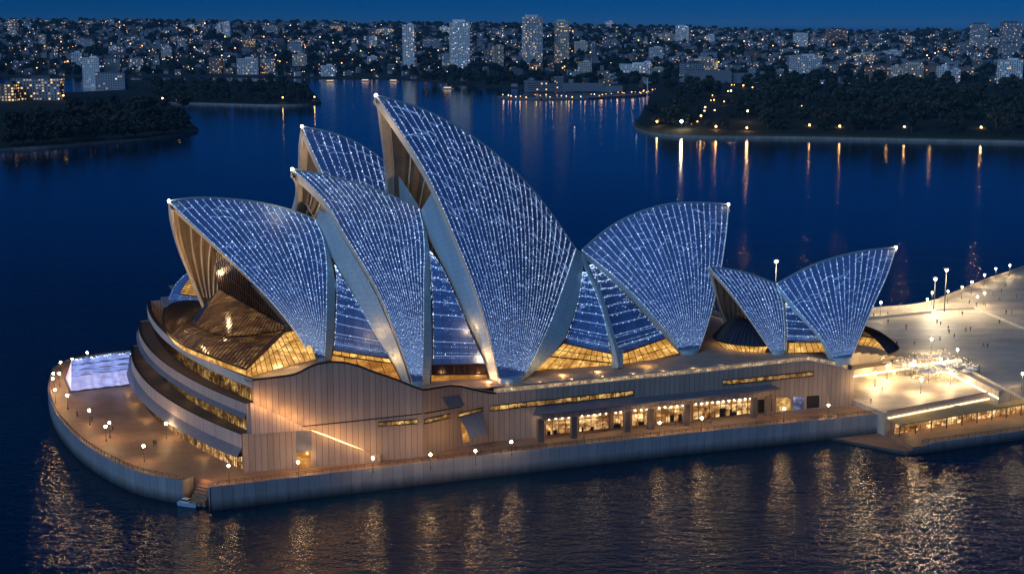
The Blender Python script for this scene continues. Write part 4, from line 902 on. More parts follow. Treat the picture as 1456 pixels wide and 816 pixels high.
f0, f1 = (-25.0, 102.0, ZB+.3), (-7.5, 104.2, ZB+.3); e0, e1 = (-24.6, 103.2, ZB+4.2), (-8.5, 105.4, ZB+4.4); r0, r1 = (-23.5, 115, ZB+6.2), (-6.5, 117, ZB+6.6)
surf('front_drape', drape((f0, f1), (e0, e1), amp=.35, sag=-.2), m_cloth, mq, smooth=True)
for q0, q1 in ((0, .32), (.34, .66), (.68, 1)):
    a0 = np.array(e0)+(np.array(r0)-np.array(e0))*q0+np.array([0, 0, .25]); a1 = np.array(e1)+(np.array(r1)-np.array(e1))*q0+np.array([0, 0, .25]); b0 = np.array(e0)+(np.array(r0)-np.array(e0))*q1; b1 = np.array(e1)+(np.array(r1)-np.array(e1))*q1
    surf('roof_swag', drape((a0, a1), (b0, b1), amp=.12, sag=.9, peak=.5*(q1 > .9)+.1, npk=4), m_cloth, mq)
surf('end_drape', drape(((-25.4, 118, ZB+.3), (-25.0, 102.0, ZB+.3)), ((-23.6, 115, ZB+6.2), (-24.6, 103.2, ZB+4.2)), amp=.2, sag=0, n=24), m_cloth, mq)
surf('end_drape', drape(((-7.5, 104.2, ZB+.3), (-3.0, 118, ZB+.3)), ((-8.5, 105.4, ZB+4.4), (-4.5, 117, ZB+6.8)), amp=.2, sag=0, n=24), m_cloth, mq)
MB().prism(xy([(-25.6, 101.4), (-7.2, 103.6), (-2.5, 119), (-26, 119)]), ZB+.002, ZB+.3).build('platform', m_iron, mq)
mb = MB(); P = resamp(np.array([r0, (-15, 116, ZB+6.7), r1, (-4.5, 117, ZB+7)]), 60); mb.octa(toW(P+rng.normal(0, .12, P.shape)), rng.uniform(.12, .28, 60)); o = mb.build('fairy_light', m_bulb, mq); o['kind'] = 'stuff'
for u in (-21, -12): light('marquee_light', W(u, 98, ZB+3), 160, (.45, .52, 1), 1.0, mq)
# ------------------------------------------------------------------ landing with steps and a small boat in the notch
lnd = thing('landing_stage', W(-2, 5, 1), 'small timber landing stage tucked in the gap of the sea wall', 'landing stage')
MB().prism(xy([(-6.9, 6.9), (-3.6, 4.0), (-2.2, 5.6), (-5.5, 8.6)]), .35, 1.2, bot=True).build('pontoon', M('weathered_timber', (.22, .15, .10), .85, noise=.3, nscale=1.5), lnd)
mb = MB()
for k in range(7):
    a = k/7; b_ = (k+1)/7; A1, A2, B1_, B2_ = np.array([-2.2, 3.0]), np.array([1.0, 5.0]), np.array([-5.9, 7.6]), np.array([-4.0, 10.2])
    p0 = A1+(B1_-A1)*.12+(A2-A1)*a; p1 = A1+(B1_-A1)*.12+(A2-A1)*b_; q0 = A1+(B1_-A1)*.9+(A2-A1)*a; q1 = A1+(B1_-A1)*.9+(A2-A1)*b_
    mb.prism(xy([p0, q0, q1, p1][::-1]), .2, 1.2+(ZB-1.2)*(k+.9)/7)
mb.build('steps', m_pave, lnd); light('landing_light', W(-2.6, 6.6, 6.2), 260, (1, .5, .16), .3)
boat = thing('small_boat', W(-7.2, 6.6, .2), 'small pale blue boat moored at the landing stage below the sea wall', 'boat'); mb = MB(); hull = []
bx = np.array([W(-8.2, 8.0), W(-4.6, 4.6)]); d = (bx[1]-bx[0]); L_ = np.linalg.norm(d); d /= L_; nn = np.array([-d[1], d[0], 0])
for s_ in np.linspace(0, 1, 9):
    wd = .85*math.sin(math.pi*(.12+.8*s_))**.6 if s_ < .95 else .12; c = bx[0]+d*L_*s_; hull.append([c+nn*wd+np.array([0, 0, .95+.25*s_]), c+nn*wd*.55+np.array([0, 0, .05]), c-nn*wd*.55+np.array([0, 0, .05]), c-nn*wd+np.array([0, 0, .95+.25*s_]), c+np.array([0, 0, .8])])
H_ = np.array(hull); mb.grid(H_[:, [0, 1, 2, 3, 4, 0]]); mb.build('hull', M('pale_blue_gelcoat', (.45, .62, .78), .4), boat)
MB().box(bx[0]+d*L_*.45+np.array([0, 0, .85]), 1.5, 1.0, 1.1, math.atan2(d[1], d[0])).build('cabin', M('white_gelcoat', (.75, .78, .8), .35), boat)
MB().box(bx[0]+d*L_*.45+np.array([0, 0, 1.35]), 1.54, 1.04, .4, math.atan2(d[1], d[0])).build('cabin_window', m_dglass, boat)
# ------------------------------------------------------------------ far shore: hill, houses, towers, trees
def lerp_tab(x, T): return np.interp(x, [t[0] for t in T], [t[1] for t in T])
SH = [(-3000, 2950), (-600, 2960), (-381, 2872), (-236, 2836), (-150, 2720), (-60, 2487), (0, 2440), (60, 2420), (150, 2440), (273, 2380), (600, 2250), (3000, 2000)]
_h = [(random.uniform(.0006, .0022), random.uniform(.0006, .002), random.uniform(0, 6.28), random.uniform(2, 6)) for _ in range(9)]
def hill(x, y):
    ys = lerp_tab(x, SH); d = y-ys; zr = lerp_tab(x*6200/np.maximum(y, 1), [(-3000, 114), (-1500, 110), (0, 95), (700, 82), (1200, 62), (3000, 66)])
    t = np.clip((d-30)/3400, 0, 1); r = t*t*(3-2*t); r = .45*t+.55*r
    fall = np.clip((y-6500)/2500, 0, 1); n = sum(a*np.sin(fx*x+fy*y+ph) for fx, fy, ph, a in _h)
    return np.where(d < 0, np.maximum(d*.2, -6), 1.2+np.clip(d/25, 0, 1)*1.0+(zr*r+n*np.clip(d/700, 0, 1)*.8)*(1-fall))
mb = MB(); X = np.linspace(-4200, 4200, 220); Y = np.r_[np.linspace(1950, 3100, 60), np.linspace(3130, 9200, 110)]
XX, YY = np.meshgrid(X, Y); mb.grid(np.stack([XX, YY, hill(XX, YY)], -1)); tag(mb.build('far_hill', m_hill, smooth=True), kind='structure')
m_hw = [M('house_wall_white', (.36, .38, .42), .8), M('house_wall_cream', (.32, .28, .24), .8), M('house_wall_brick', (.15, .08, .06), .8), M('house_wall_grey', (.20, .22, .26), .8)]
m_tw = [M('tower_wall_white', (.80, .80, .80), .7), M('tower_wall_cream', (.68, .60, .50), .7), M('tower_wall_brown', (.34, .20, .15), .8), M('tower_wall_grey', (.40, .42, .46), .8)]
m_hr = [M('roof_red_tile', (.16, .06, .04), .8), M('roof_grey', (.10, .11, .13), .7), M('roof_pale', (.24, .26, .28), .6)]
m_wl = noem(M('lit_window_warm', (1, .7, .4), .5, emit=(1, .54, .16), es=1.8)); m_wc = noem(M('lit_window_white', (1, .95, .9), .5, emit=(.85, .92, 1), es=1.5)); m_wd = M('dark_window', (.02, .025, .035), .2)
m_wdim = noem(M('dim_lit_window', (.5, .4, .3), .5, emit=(1, .72, .42), es=.45))
HM = m_hw+m_hr+[m_wl, m_wc, m_wd]      # slots 0-3 walls, 4-6 roofs, 7 warm, 8 white, 9 dark
def house_mb(w, d, h, wall, roof, kind, lit, seed):
    r = random.Random(seed); b = MB(); b.box((0, 0, -6), w, d, h+6, 0, wall)
    if kind == 'gable':
        e = .4; rh = w*.0+d*.32; b.add([(-w/2-e, -d/2-e, h), (w/2+e, -d/2-e, h), (w/2+e, d/2+e, h), (-w/2-e, d/2+e, h), (-w/2-e, 0, h+rh), (w/2+e, 0, h+rh)], [(0, 1, 5, 4), (2, 3, 4, 5), (1, 2, 5), (3, 0, 4), (3, 2, 1, 0)], roof)
    elif kind == 'hip':
        e = .4; rh = d*.3; b.add([(-w/2-e, -d/2-e, h), (w/2+e, -d/2-e, h), (w/2+e, d/2+e, h), (-w/2-e, d/2+e, h), (-w/4, 0, h+rh), (w/4, 0, h+rh)], [(0, 1, 5, 4), (2, 3, 4, 5), (1, 2, 5), (3, 0, 4), (3, 2, 1, 0)], roof)
    else: b.box((0, 0, h), w+.6, d+.6, .5, 0, roof); b.box((w*.2, 0, h+.5), w*.25, d*.3, 1.6, 0, wall)
    fl = max(1, int(h/3)); n = max(2, int(w/3.4))
    for i in range(fl):
        for k in range(n):
            x = -w/2+(k+.5)*w/n; z = .9+i*3; ww = w/n*.5; q = r.random(); mi = 7 if q < lit else (8 if q < lit*1.5+.012 else 9)
            b.add([(x-ww/2, -d/2-.06, z), (x+ww/2, -d/2-.06, z), (x+ww/2, -d/2-.06, z+1.5), (x-ww/2, -d/2-.06, z+1.5)], [(0, 1, 2, 3)], mi)
    return b
PROT = []
for i in range(24):
    k = ['gable', 'hip', 'flat'][i % 3]; w_ = random.uniform(9, 20) if k != 'flat' else random.uniform(14, 30)
    PROT.append((house_mb(w_, random.uniform(8, 12), [6, 6.5, 9, 12, 6, 9][i % 6]*(1 if k != 'flat' else 1.4), [0, 1, 2, 3, 0, 3][(i*5+i//6) % 6], 4+[0, 1, 1, 2, 0, 1][i % 6] if k != 'flat' else 4+[1, 2][i % 2], k, [.0, .08, .14, .04][i % 4]*.6, i), k, [0, 1, 2, 3, 0, 3][(i*5+i//6) % 6], w_))
pm = [(p[0].mesh('far_house', HM), p[1], p[2], p[3]) for p in PROT]
WN = ['white', 'cream', 'brick', 'grey']; KN = {'gable': 'gabled house', 'hip': 'hip-roofed house', 'flat': 'flat-roofed block'}
def px_x(px, D): return (px-CX)/F*(D*math.cos(PITCH))
LAND = [(0, 'the left frame edge'), (150, 'the pair of left apartment blocks'), (320, 'the distant twin towers'), (455, 'the wooded point'), (582, 'the slim white tower'), (655, 'the broad stepped tower'), (757, 'the tallest tower'), (799, 'the dark-topped tower'), (970, 'the round-topped tower'), (1140, 'the pale right-hand towers'), (1393, 'the two far-right towers'), (1456, 'the right frame edge')]
def landm(px): return min(LAND, key=lambda t: abs(t[0]-px))[1]
rows = [(55, 26, 'waterfront row'), (130, 34, 'second row up the far hill'), (215, 36, 'third row up the far hill'), (310, 38, 'fourth row up the far hill'), (420, 40, 'fifth row up the far hill'), (545, 40, 'sixth row up the far hill'), (690, 40, 'seventh row up the far hill')]
occ = []
TOWERS = [  # px centre, top, width px, distance, depth m, lit share, style, label, tone
 (582, 36, 18, 3250, 16, .10, 'grid', 'slim white apartment tower alone on the far shore', 0), (655, 27, 30, 3150, 24, .10, 'step', 'broad pale tower with stepped top, left of the tallest', 0),
 (708, 66, 14, 3150, 14, .12, 'grid', 'short slender tower between the broad stepped tower and the tallest one', 1), (757, 20, 26, 3200, 24, .12, 'step', 'tallest pale tower on the far shore with a stepped crown', 0),
 (799, 27, 20, 3250, 20, .12, 'step', 'tall narrow tower just right of the tallest one', 1), (970, 36, 19, 4300, 22, .12, 'step', 'round-topped pale tower standing alone right of centre', 0), (867, 31, 12, 6000, 20, .08, 'grid', 'tiny far block on the skyline above the hillside', 0),
 (312, 34, 7, 4800, 20, .1, 'grid', 'left of the distant twin towers', 0), (323, 32, 14, 4800, 20, .05, 'grid', 'right and wider of the distant twin towers', 0), (18, 28, 13, 4700, 20, .2, 'grid', 'dim tower with a lit crown near the left frame edge', 3), (160, 28, 9, 5600, 20, .08, 'grid', 'thin far tower on the left skyline', 3), (125, 30, 16, 5800, 20, .1, 'grid', 'low dark tower on the left skyline', 3),
 (1139, 47, 21, 4300, 20, .1, 'step', 'pale tower, left of the right-hand cluster', 0), (1164, 54, 20, 4200, 20, .1, 'grid', 'middle tower of the right-hand cluster', 3), (1190, 42, 30, 4700, 26, .1, 'grid', 'broad tower at the back of the right-hand cluster', 2), (1147, 80, 44, 2700, 18, .1, 'grid', 'pale slab block in front of the right-hand towers', 0), (1183, 92, 22, 2800, 16, .12, 'grid', 'grey block beside the pale slab in front of the right-hand towers', 3), (1075, 66, 22, 3900, 20, .1, 'grid', 'grey tower between the round-topped one and the right-hand cluster', 3),
 (1393, 32, 25, 4100, 24, .1, 'step', 'tall tower near the right edge, left of the two', 3), (1438, 30, 27, 4100, 24, .08, 'step', 'tall tower near the right edge, right of the two', 3), (1437, 62, 28, 3500, 18, .08, 'grid', 'mid-height block below the right-edge towers', 3),
 (1254, 94, 42, 2600, 16, .16, 'grid', 'low block with a lit gable left of the brown apartments', 2), (1300, 92, 30, 2550, 16, .1, 'grid', 'pale left half of the apartments above the dark park trees', 1), (1326, 94, 24, 2570, 16, .1, 'grid', 'brown right half of the apartments above the dark park trees', 2), (1344, 95, 17, 2540, 14, .1, 'grid', 'white narrow block right of the brown apartments', 0), (1377, 96, 22, 2560, 14, .05, 'grid', 'dark brick block with a blank pale end wall', 2), (1440, 86, 34, 2500, 16, .08, 'grid', 'wide white block at the right frame edge above the trees', 0),
 (129, 83, 28, 2500, 14, .05, 'grid', 'pale block with a white end wall on the left', 0), (153, 84, 32, 2540, 14, .04, 'grid', 'long grey-blue block joined to the pale left block', 3), (155, 104, 43, 2100, 16, .07, 'grid', 'grid-fronted grey block rising behind the left point', 3), (48, 112, 68, 1750, 20, .30, 'grid', 'large apartment block with many lit windows by the left frame edge', 3), (7, 120, 26, 1720, 18, .45, 'grid', 'warmly lit block cut by the left frame edge', 2),
 (350, 84, 30, 3050, 14, .08, 'grid', 'pale waterfront block left of the wooded point', 0), (305, 82, 18, 3100, 14, .12, 'grid', 'dark red block on the waterfront left of the pale one', 2), (380, 84, 22, 3080, 14, .2, 'grid', 'lit block on the waterfront right of the pale one', 3), (235, 67, 14, 3700, 14, .06, 'grid', 'small pale block on the left hillside', 0), (465, 94, 20, 2950, 14, .1, 'grid', 'low white block at the water left of the main row', 0),
 (120, 56, 26, 4300, 16, .06, 'grid', 'wide dim block halfway up the left hillside', 3), (420, 62, 22, 4000, 16, .05, 'grid', 'wide grey block halfway up the hill above the wooded point', 3), (295, 62, 12, 4000, 16, .1, 'grid', 'narrow brick block halfway up the left hillside', 2), (905, 92, 44, 2900, 16, .14, 'grid', 'white-framed block above the jetty', 0), (935, 98, 26, 2850, 16, .1, 'grid', 'pale block right of the white-framed block', 1), (985, 90, 30, 2480, 24, .0, 'grid', 'dark gallery-like block behind the flagpole', 3), (1000, 84, 40, 2700, 24, .35, 'grid', 'wide block with a warmly lit upper floor', 1)]
def tower(px, top, wpx, D, dep, lit, style, label, tone, i):
    x = px_x(px, D); z0 = max(2.0, float(hill(np.array(x), np.array(float(D)))) if D > 2300 else 14.0); d = ray(px, top); zt = H+d[2]*(D/d[1]); w_ = wpx*D*math.cos(PITCH)/F/1.0; h = zt-z0
    t = thing('apartment_tower' if h > 50 else 'apartment_block', (x, D, z0), label, 'building', 'apartment buildings on the far shores'); r = random.Random(i*7+1); rot = r.uniform(-.35, .35) if style != 'flat' else 0
    w_ = w_/(abs(math.cos(rot))+.55*abs(math.sin(rot))*dep/w_*.6) if w_ > dep else w_*.92
    wm = m_tw[tone]; b = MB(); c = lambda dx, dy, z: (x+dx*math.cos(rot)-dy*math.sin(rot), D+dx*math.sin(rot)+dy*math.cos(rot), z)
    hb = h if style != 'step' else h*.93
    b.box(c(0, 0, z0-5), w_, dep, hb+5, rot).build('wall', wm, t)
    rf = MB().box(c(0, 0, z0+hb), w_*1.02, dep*1.02, .8, rot); rf.box(c(w_*.1, 0, z0+hb+.8), w_*.4, dep*.5, 3.0 if style == 'grid' else h*.035, rot)
    if style == 'step': rf.box(c(-w_*.05, 0, z0+hb+.8), w_*.62, dep*.7, h*.045, rot)
    rf.build('roof', m_tw[tone] if tone in (0, 1) else m_hr[1], t)
    fl = max(2, int(hb/3.1)); nb = max(3, int(w_/3.6)); nd = max(2, int(dep/4.5)); W1, W2, W3 = MB(), MB(), MB(); slab = MB()
    faces = [((-1, 0), nb, w_, (lambda a, o: c(a, -dep/2-o, 0))), ((1, 0), nd, dep, (lambda a, o: c(-w_/2-o, -a, 0))), ((1, 0), nd, dep, (lambda a, o: c(w_/2+o, a, 0)))]
    for _, n, L, fn in faces:
        for i_ in range(fl):
            z = z0+i_*hb/fl; fh = hb/fl
            for k in range(n):
                if r.random() < .06: continue
                a0, a1 = -L/2+(k+.24)*L/n, -L/2+(k+.76)*L/n; q = r.random(); tgt = W1 if q < lit*.42 else (W3 if q < lit*1.3+.04 else W2)
                p, q2 = fn(a0, .08), fn(a1, .08); zz0, zz1 = z+fh*.34, z+fh*.84
                tgt.add([(p[0], p[1], zz0), (q2[0], q2[1], zz0), (q2[0], q2[1], zz1), (p[0], p[1], zz1)], [(0, 1, 2, 3)])
            if i_ % 1 == 0 and tone in (0, 1, 3):
                p, q2 = fn(-L/2, .5), fn(L/2, .5); p2, q3 = fn(-L/2, 0), fn(L/2, 0); z_ = z+fh*.02
                slab.add([(p[0], p[1], z_), (q2[0], q2[1], z_), (q2[0], q2[1], z_+.45), (p[0], p[1], z_+.45), (p2[0], p2[1], z_+.45), (q3[0], q3[1], z_+.45)], [(0, 1, 2, 3), (3, 2, 5, 4)])
    for nm, B_, mt in (('lit_window', W1, m_wl if r.random() < .75 or lit > .2 else m_wc), ('dark_window', W2, m_wd), ('dim_window', W3, m_wdim)):
        if B_.v: o = B_.build(nm, mt, t); o['kind'] = 'stuff'
    if slab.v: slab.build('balcony', wm, t)
    occ.append((x-w_/2-8, x+w_/2+8, D-dep*.5-260 if D > 2300 else D, D+dep)); return t
for i, T in enumerate(TOWERS): tower(*T, i)
MID = []
for bi, (bn, off, n, hp) in enumerate((('lower', 420, 13, 17), ('middle', 1150, 15, 14), ('upper', 2100, 15, 11))):
    for k in range(n):
        px = 30+1400*(k+.5)/n+random.uniform(-34, 34); D = 2850.0
        for _ in range(6): D = float(lerp_tab(px_x(px, D), SH))+off+random.uniform(-150, 150)
        zt = float(hill(np.array(px_x(px, D)), np.array(D))); pb = CY-F*math.tan(math.atan((zt-H)/D)+PITCH); hh = hp*random.uniform(.6, 1.35)
        TOWERS_ = (px, pb-hh, random.uniform(12, 27)*(1 if hh < 17 else .6), D, random.uniform(13, 18), random.choice([.04, .1, .16, .3]), 'grid', '%s mid-rise block, %s from left in the %s band of blocks on the far hill' % (['pale', 'cream', 'brown', 'grey'][(k*3+bi) % 4], nth(k+1), bn), (k*3+bi) % 4)
        tower(*TOWERS_, 100+bi*20+k)
def blocked(x, y): return any(a < x < b and c < y < d for a, b, c, d in occ)
n_ind = 0
for off, n, rn in rows:
    for k in range(n):
        px = 8+1440*(k+.5)/n+random.uniform(-9, 9)
        for _ in range(6):
            D = 2700.0
            for _ in range(6): D = float(lerp_tab(px_x(px, D), SH))+off+random.uniform(-18, 18)
            x = px_x(px, D)
            if not blocked(x, D) and not (590 < px < 725 and off < 100): break
            px += random.uniform(-25, 25)
        else: continue
        me, kd, wl, w_ = random.choice(pm); o = bpy.data.objects.new('far_house' if kd != 'flat' else 'far_block', me); COL.objects.link(o); o.location = (x, D, float(hill(np.array(x), np.array(D)))); o.rotation_euler[2] = random.uniform(-.5, .5); s_ = random.uniform(.65, 1.0); o.scale = (s_, s_, s_); n_ind += 1
        tag(o, '%s %s, %s from left, %s' % (WN[wl], KN[kd], nth(k+1), rn), 'house', 'houses on the lower far hill')
hv, hf, hm = [], [], []; cnt = 0; acc = MB(); arrs = []
for p, kd, wl, w_ in PROT: arrs.append((np.array(p.v), p.f, p.m))
while cnt < 4300:
    t = random.random()**1.5; D = 3050+t*3500; px = random.uniform(-10, 1466); x = px_x(px, D); y = D
    if y-float(lerp_tab(x, SH)) < 760 or blocked(x, y): 
        if random.random() < .995: continue
    z = float(hill(np.array(x), np.array(y)))
    if y > 5000 and z < 20: continue
    v, f, m_ = random.choice(arrs); a = random.uniform(-.6, .6); s_ = random.uniform(.6, 1.05)*(1+.2*(D > 4500)); ca, sa = math.cos(a)*s_, math.sin(a)*s_
    o = len(acc.v); acc.v += list(map(tuple, np.stack([x+v[:, 0]*ca-v[:, 1]*sa, y+v[:, 0]*sa+v[:, 1]*ca, z+v[:, 2]*s_], 1))); acc.f += [[o+i for i in q] for q in f]; acc.m += m_; acc.uv += [None]*len(f); cnt += 1
tag(acc.build('far_suburb_houses', HM), 'dense mass of small houses covering the upper far hillside up to the skyline', 'houses', kind='stuff')
# street and garden lamps of the suburb
P, Rr = [], []
for _ in range(950):
    D = random.uniform(2800, 6000); px = random.uniform(0, 1456); x = px_x(px, D)
    if D-float(lerp_tab(x, SH)) < 30: continue
    P.append((x, D, float(hill(np.array(x), np.array(D)))+random.uniform(5, 11))); Rr.append(random.choice([.7, .8, .9, 1.2, 1.8])*D/3600)
m_sl = noem(M('orange_street_light', (1, .6, .2), .5, emit=(1, .42, .10), es=5)); m_slw = noem(M('white_street_light', (1, .9, .8), .5, emit=(1, .82, .6), es=4)); m_slr = noem(M('red_light', (1, .1, .05), .5, emit=(1, .08, .04), es=3))
k1 = int(len(P)*.62)
tag(MB().octa(P[:k1], Rr[:k1]).build('suburb_street_lights', m_sl), 'orange street lights scattered all over the far hillside', 'street lights', kind='stuff')
tag(MB().octa(P[k1:], Rr[k1:]).build('suburb_white_lights', m_slw), 'white street lights scattered all over the far hillside', 'street lights', kind='stuff')
# ---------------- trees
def leaf_cloud(nclump, nleaf, rx, rz, zc, leaf, seed):
    r = np.random.default_rng(seed); b = MB(); cl = []
    for k in range(nclump):
        while True:
            p = r.uniform(-1, 1, 3)
            if .30 < np.linalg.norm(p) < 1 and p[2] > -.75: break
        cl.append((p*np.array([rx, rx, rz])+np.array([0, 0, zc]), r.uniform(.24, .42)*rx))
    for c, cr in cl:
        n = r.normal(size=(nleaf, 3)); n /= np.linalg.norm(n, axis=1, keepdims=True); P = c+n*cr*r.uniform(.65, 1.05, (nleaf, 1))*np.array([1, 1, .8])
        for p, q in zip(P, n):
            d = q+r.normal(0, .45, 3); d /= np.linalg.norm(d); a = np.cross(d, r.normal(size=3)); a /= np.linalg.norm(a); e = np.cross(d, a); s_ = leaf*r.uniform(.6, 1.3)
            b.add([p-a*s_-e*s_*.6, p+a*s_-e*s_*.6, p+a*s_*.7+e*s_*.8, p-a*s_*.7+e*s_*.8], [(0, 1, 2, 3)])
    return b, cl
TP = []
for i in range(7):
    rx, rz, zc = [(8, 6, 11), (7, 7.5, 12), (9, 6.5, 12), (6, 8, 13), (10, 7, 12), (7.5, 6, 10), (6.5, 6, 12)][i]
    b, cl = leaf_cloud(26 if i != 6 else 14, 46, rx, rz, zc, .95, 50+i); me = b.mesh('crown', m_leaf[i % 3]); tb = MB().tube([(0, 0, -1), (0, 0, zc*.35), (.3, .1, zc*.7)], [.6, .45, .28], 7)
    for c, cr in cl[:7]: tb.tube([(0.1, 0, zc*.35), (c[0]*.5, c[1]*.5, (zc*.4+c[2])*.5), tuple(c)], [.26, .18, .07], 5)
    TP.append((me, tb.mesh('trunk', m_bark if i != 6 else M('pale_bark', (.38, .34, .28), .8))))
def tree(p, h, label, group, i=None, name='broadleaf_tree'):
    me, tm = TP[random.randrange(6) if i is None else i]; t = thing(name, p, label, 'tree', group); s_ = h/18.5; t.scale = (s_*random.uniform(.9, 1.2), s_*random.uniform(.9, 1.2), s_); t.rotation_euler[2] = random.uniform(0, 6.28)
    for nm, m_ in (('crown', me), ('trunk', tm)): o = bpy.data.objects.new(nm, m_); COL.objects.link(o); o.parent = t
    return t
# peninsulas
def peninsula(name, px_edge, dists, hts, skewL=0, skewR=0):
    E_ = np.array([atz(x, y, 0)[:2] for x, y in smooth_px(px_edge, 4)]); n = len(E_); G = []
    for d, h in zip(dists, hts):
        row = []
        for i, e in enumerate(E_):
            u = e/np.linalg.norm(e); q = i/(n-1); dx = d*(skewL*(1-q)**2+skewR*q**2); row.append((e[0]+u[0]*d+dx, e[1]+u[1]*d, h))
        G.append(row)
    G = np.array(G); tag(MB().grid(G).build(name, [m_ground], smooth=True), kind='structure'); return E_, G
def pen_z(G, x, y):
    g = G.reshape(-1, 3); d = (g[:, 0]-x)**2+(g[:, 1]-y)**2; k = np.argsort(d)[:4]; w_ = 1/(d[k]+1); return float((g[k, 2]*w_).sum()/w_.sum())
EDGE_R = [(918, 168), (906, 176), (903, 183), (915, 189), (945, 194), (1000, 197), (1100, 197.5), (1250, 200), (1456, 204), (1560, 207), (1800, 214), (2050, 222)]
ER, GR = peninsula('park_point_terrain', EDGE_R, [0, .5, 8, 45, 60, 140, 260, 420, 620, 800], [-1, 2.2, 2.4, 3.2, 5, 11, 19, 25, 27, 21], skewL=.10)
EL, GL = peninsula('left_point_terrain', [(-420, 240), (-250, 231), (-90, 222), (0, 215), (70, 211), (140, 205), (210, 199), (260, 193), (282, 187), (276, 181)], [0, .5, 8, 30, 80, 180, 320, 500, 700], [-1, 2.0, 2.2, 3, 6, 12, 16, 18, 16], skewR=-.16)
EM, GM = peninsula('middle_point_terrain', [(150, 146), (235, 147.5), (300, 149), (380, 151), (430, 150.5), (456, 148), (452, 143)], [0, .5, 10, 50, 140, 260, 420, 640], [-1, 2, 2.2, 4, 10, 12, 12, 8], skewR=-.12)
def shore_wall(E_, label, h=2.6, mat=None):
    mb = MB(); P = [tuple(e) for e in E_]; n = len(P); L = np.r_[0, np.cumsum([math.dist(P[i], P[i+1]) for i in range(n-1)])]
    O = [np.array(p)*(1-1.2/np.linalg.norm(p)) for p in P]; G = np.array([[(o[0], o[1], -1) for o in O], [(o[0], o[1], h) for o in O], [(p[0], p[1], h) for p in P]]); U = np.array([[(l, -1) for l in L], [(l, h) for l in L], [(l, h+1) for l in L]])
    mb.grid(G, 0, False, U); return tag(mb.build('shore_wall', mat or m_stone), label, 'wall')
shore_wall(ER, 'pale low stone wall along the water edge of the right park'); shore_wall(EL, 'low grey wall along the water edge of the near left point', 2.2); shore_wall(EM, 'low pale wall along the water edge of the middle wooded point', 2.2)
lw_ = np.array([[(e[0]*(1+d/np.linalg.norm(e)), e[1]*(1+d/np.linalg.norm(e)), 2.45+.012*d) for e in ER] for d in (2, 20, 47)]); tag(MB().grid(lw_).build('park_lawn_ground', m_lawn), kind='structure')
def plant_rows(G, E_, pxr, rows_, group, place, clear=None, hmax=None):
    for (d, step, h0, h1, rn) in rows_:
        px = pxr[0]+random.uniform(0, step); k = 0; pxe = np.array([CX+F*(e[0])/((e[1])*math.cos(PITCH)+H*math.sin(PITCH)) for e in E_])
        while px < pxr[1]:
            i = int(np.argmin(abs(pxe-px))); e = E_[i]; dd = d+random.uniform(-.25, .25)*max(18, d*.25); D = e[1]*(1+dd/np.linalg.norm(e)); x = px_x(px, D*1.0)*1.0
            z = pen_z(G, x, D); 
            if clear is None or not clear(px, dd):
                k += 1; hm_ = hmax(px, dd) if hmax else None; tree((x, D, z-.3), random.uniform(h0, h1) if hm_ is None else random.uniform(.7, 1)*hm_, 'dark leafy tree, %s from left, %s %s' % (nth(k), rn, place), group)
            px += step*random.uniform(.75, 1.25)
plant_rows(GR, ER, (948, 1540), [(58, 21, 8, 25, 'front row'), (95, 21, 9, 27, 'second row'), (150, 21, 10, 29, 'third row'), (230, 22, 14, 29, 'fourth row'), (330, 23, 14, 28, 'fifth row'), (450, 24, 14, 26, 'sixth row')], 'trees of the right park', 'of the right park', lambda p, d: abs(p-(990+.13*d)) < 12 or (d < 80 and 955 < p < 1010) or (1118 < p < 1142 and d < 80) or (d < 140 and any(abs(p-q) < 17 for q in (1063, 1140, 1194, 1286, 1325, 1395))), lambda p, d: 11 if 975 < p < 1052 and d < 330 else None)
plant_rows(GR, ER, (926, 985), [(75, 13, 9, 13, 'low row'), (150, 14, 12, 16, 'back row')], 'trees at the park tip', 'at the tip of the right park')
plant_rows(GL, EL, (-10, 262), [(22, 21, 13, 19, 'front row'), (70, 22, 15, 21, 'second row'), (150, 24, 15, 22, 'third row'), (260, 26, 14, 20, 'fourth row')], 'trees of the near left point', 'of the near left point', lambda p, d: (d > 210 and p < 95))
plant_rows(GM, EM, (215, 448), [(28, 15, 12, 18, 'front row'), (100, 16, 14, 20, 'second row'), (220, 17, 15, 22, 'third row')], 'trees of the middle wooded point', 'of the middle point')
e = atz(1140, 178, 4); t = tree((e[0], e[1], 3.5), 20, 'pale-barked open tree by the warm lamp on the park lawn', 'trees of the right park', 6, 'gum_tree')
for k, px in enumerate((604, 618, 632, 648, 664, 682, 697, 712)): D = 2560+random.uniform(-30, 60); tree((px_x(px, D), D, 2.5), random.uniform(18, 26), 'dark tree, %s from left, on the wooded shore below the broad stepped tower' % nth(k+1), 'trees on the far shore')
# woodland between the far houses: one mass
b, cl = leaf_cloud(7, 12, 6, 5, 5, 2.2, 99); lv = np.array(b.v).reshape(-1, 4, 3); VV = []
for _ in range(2500):
    D = 2500+random.random()**1.2*4200; px = random.uniform(-10, 1466); x = px_x(px, D)
    if D-float(lerp_tab(x, SH)) < 90: continue
    a = random.uniform(0, 6.28); s_ = random.uniform(.9, 2.2)*(1+.25*(D > 4500)); ca, sa = math.cos(a)*s_, math.sin(a)*s_; q = lv
    VV.append(np.stack([x+q[..., 0]*ca-q[..., 1]*sa, D+q[..., 0]*sa+q[..., 1]*ca, float(hill(np.array(x), np.array(D)))-1+q[..., 2]*s_], -1))
VV = np.concatenate(VV).reshape(-1, 3); mb = MB(); mb.v = list(map(tuple, VV)); nq = len(VV)//4; mb.f = [[4*i, 4*i+1, 4*i+2, 4*i+3] for i in range(nq)]; mb.m = [0]*nq; mb.uv = [None]*nq
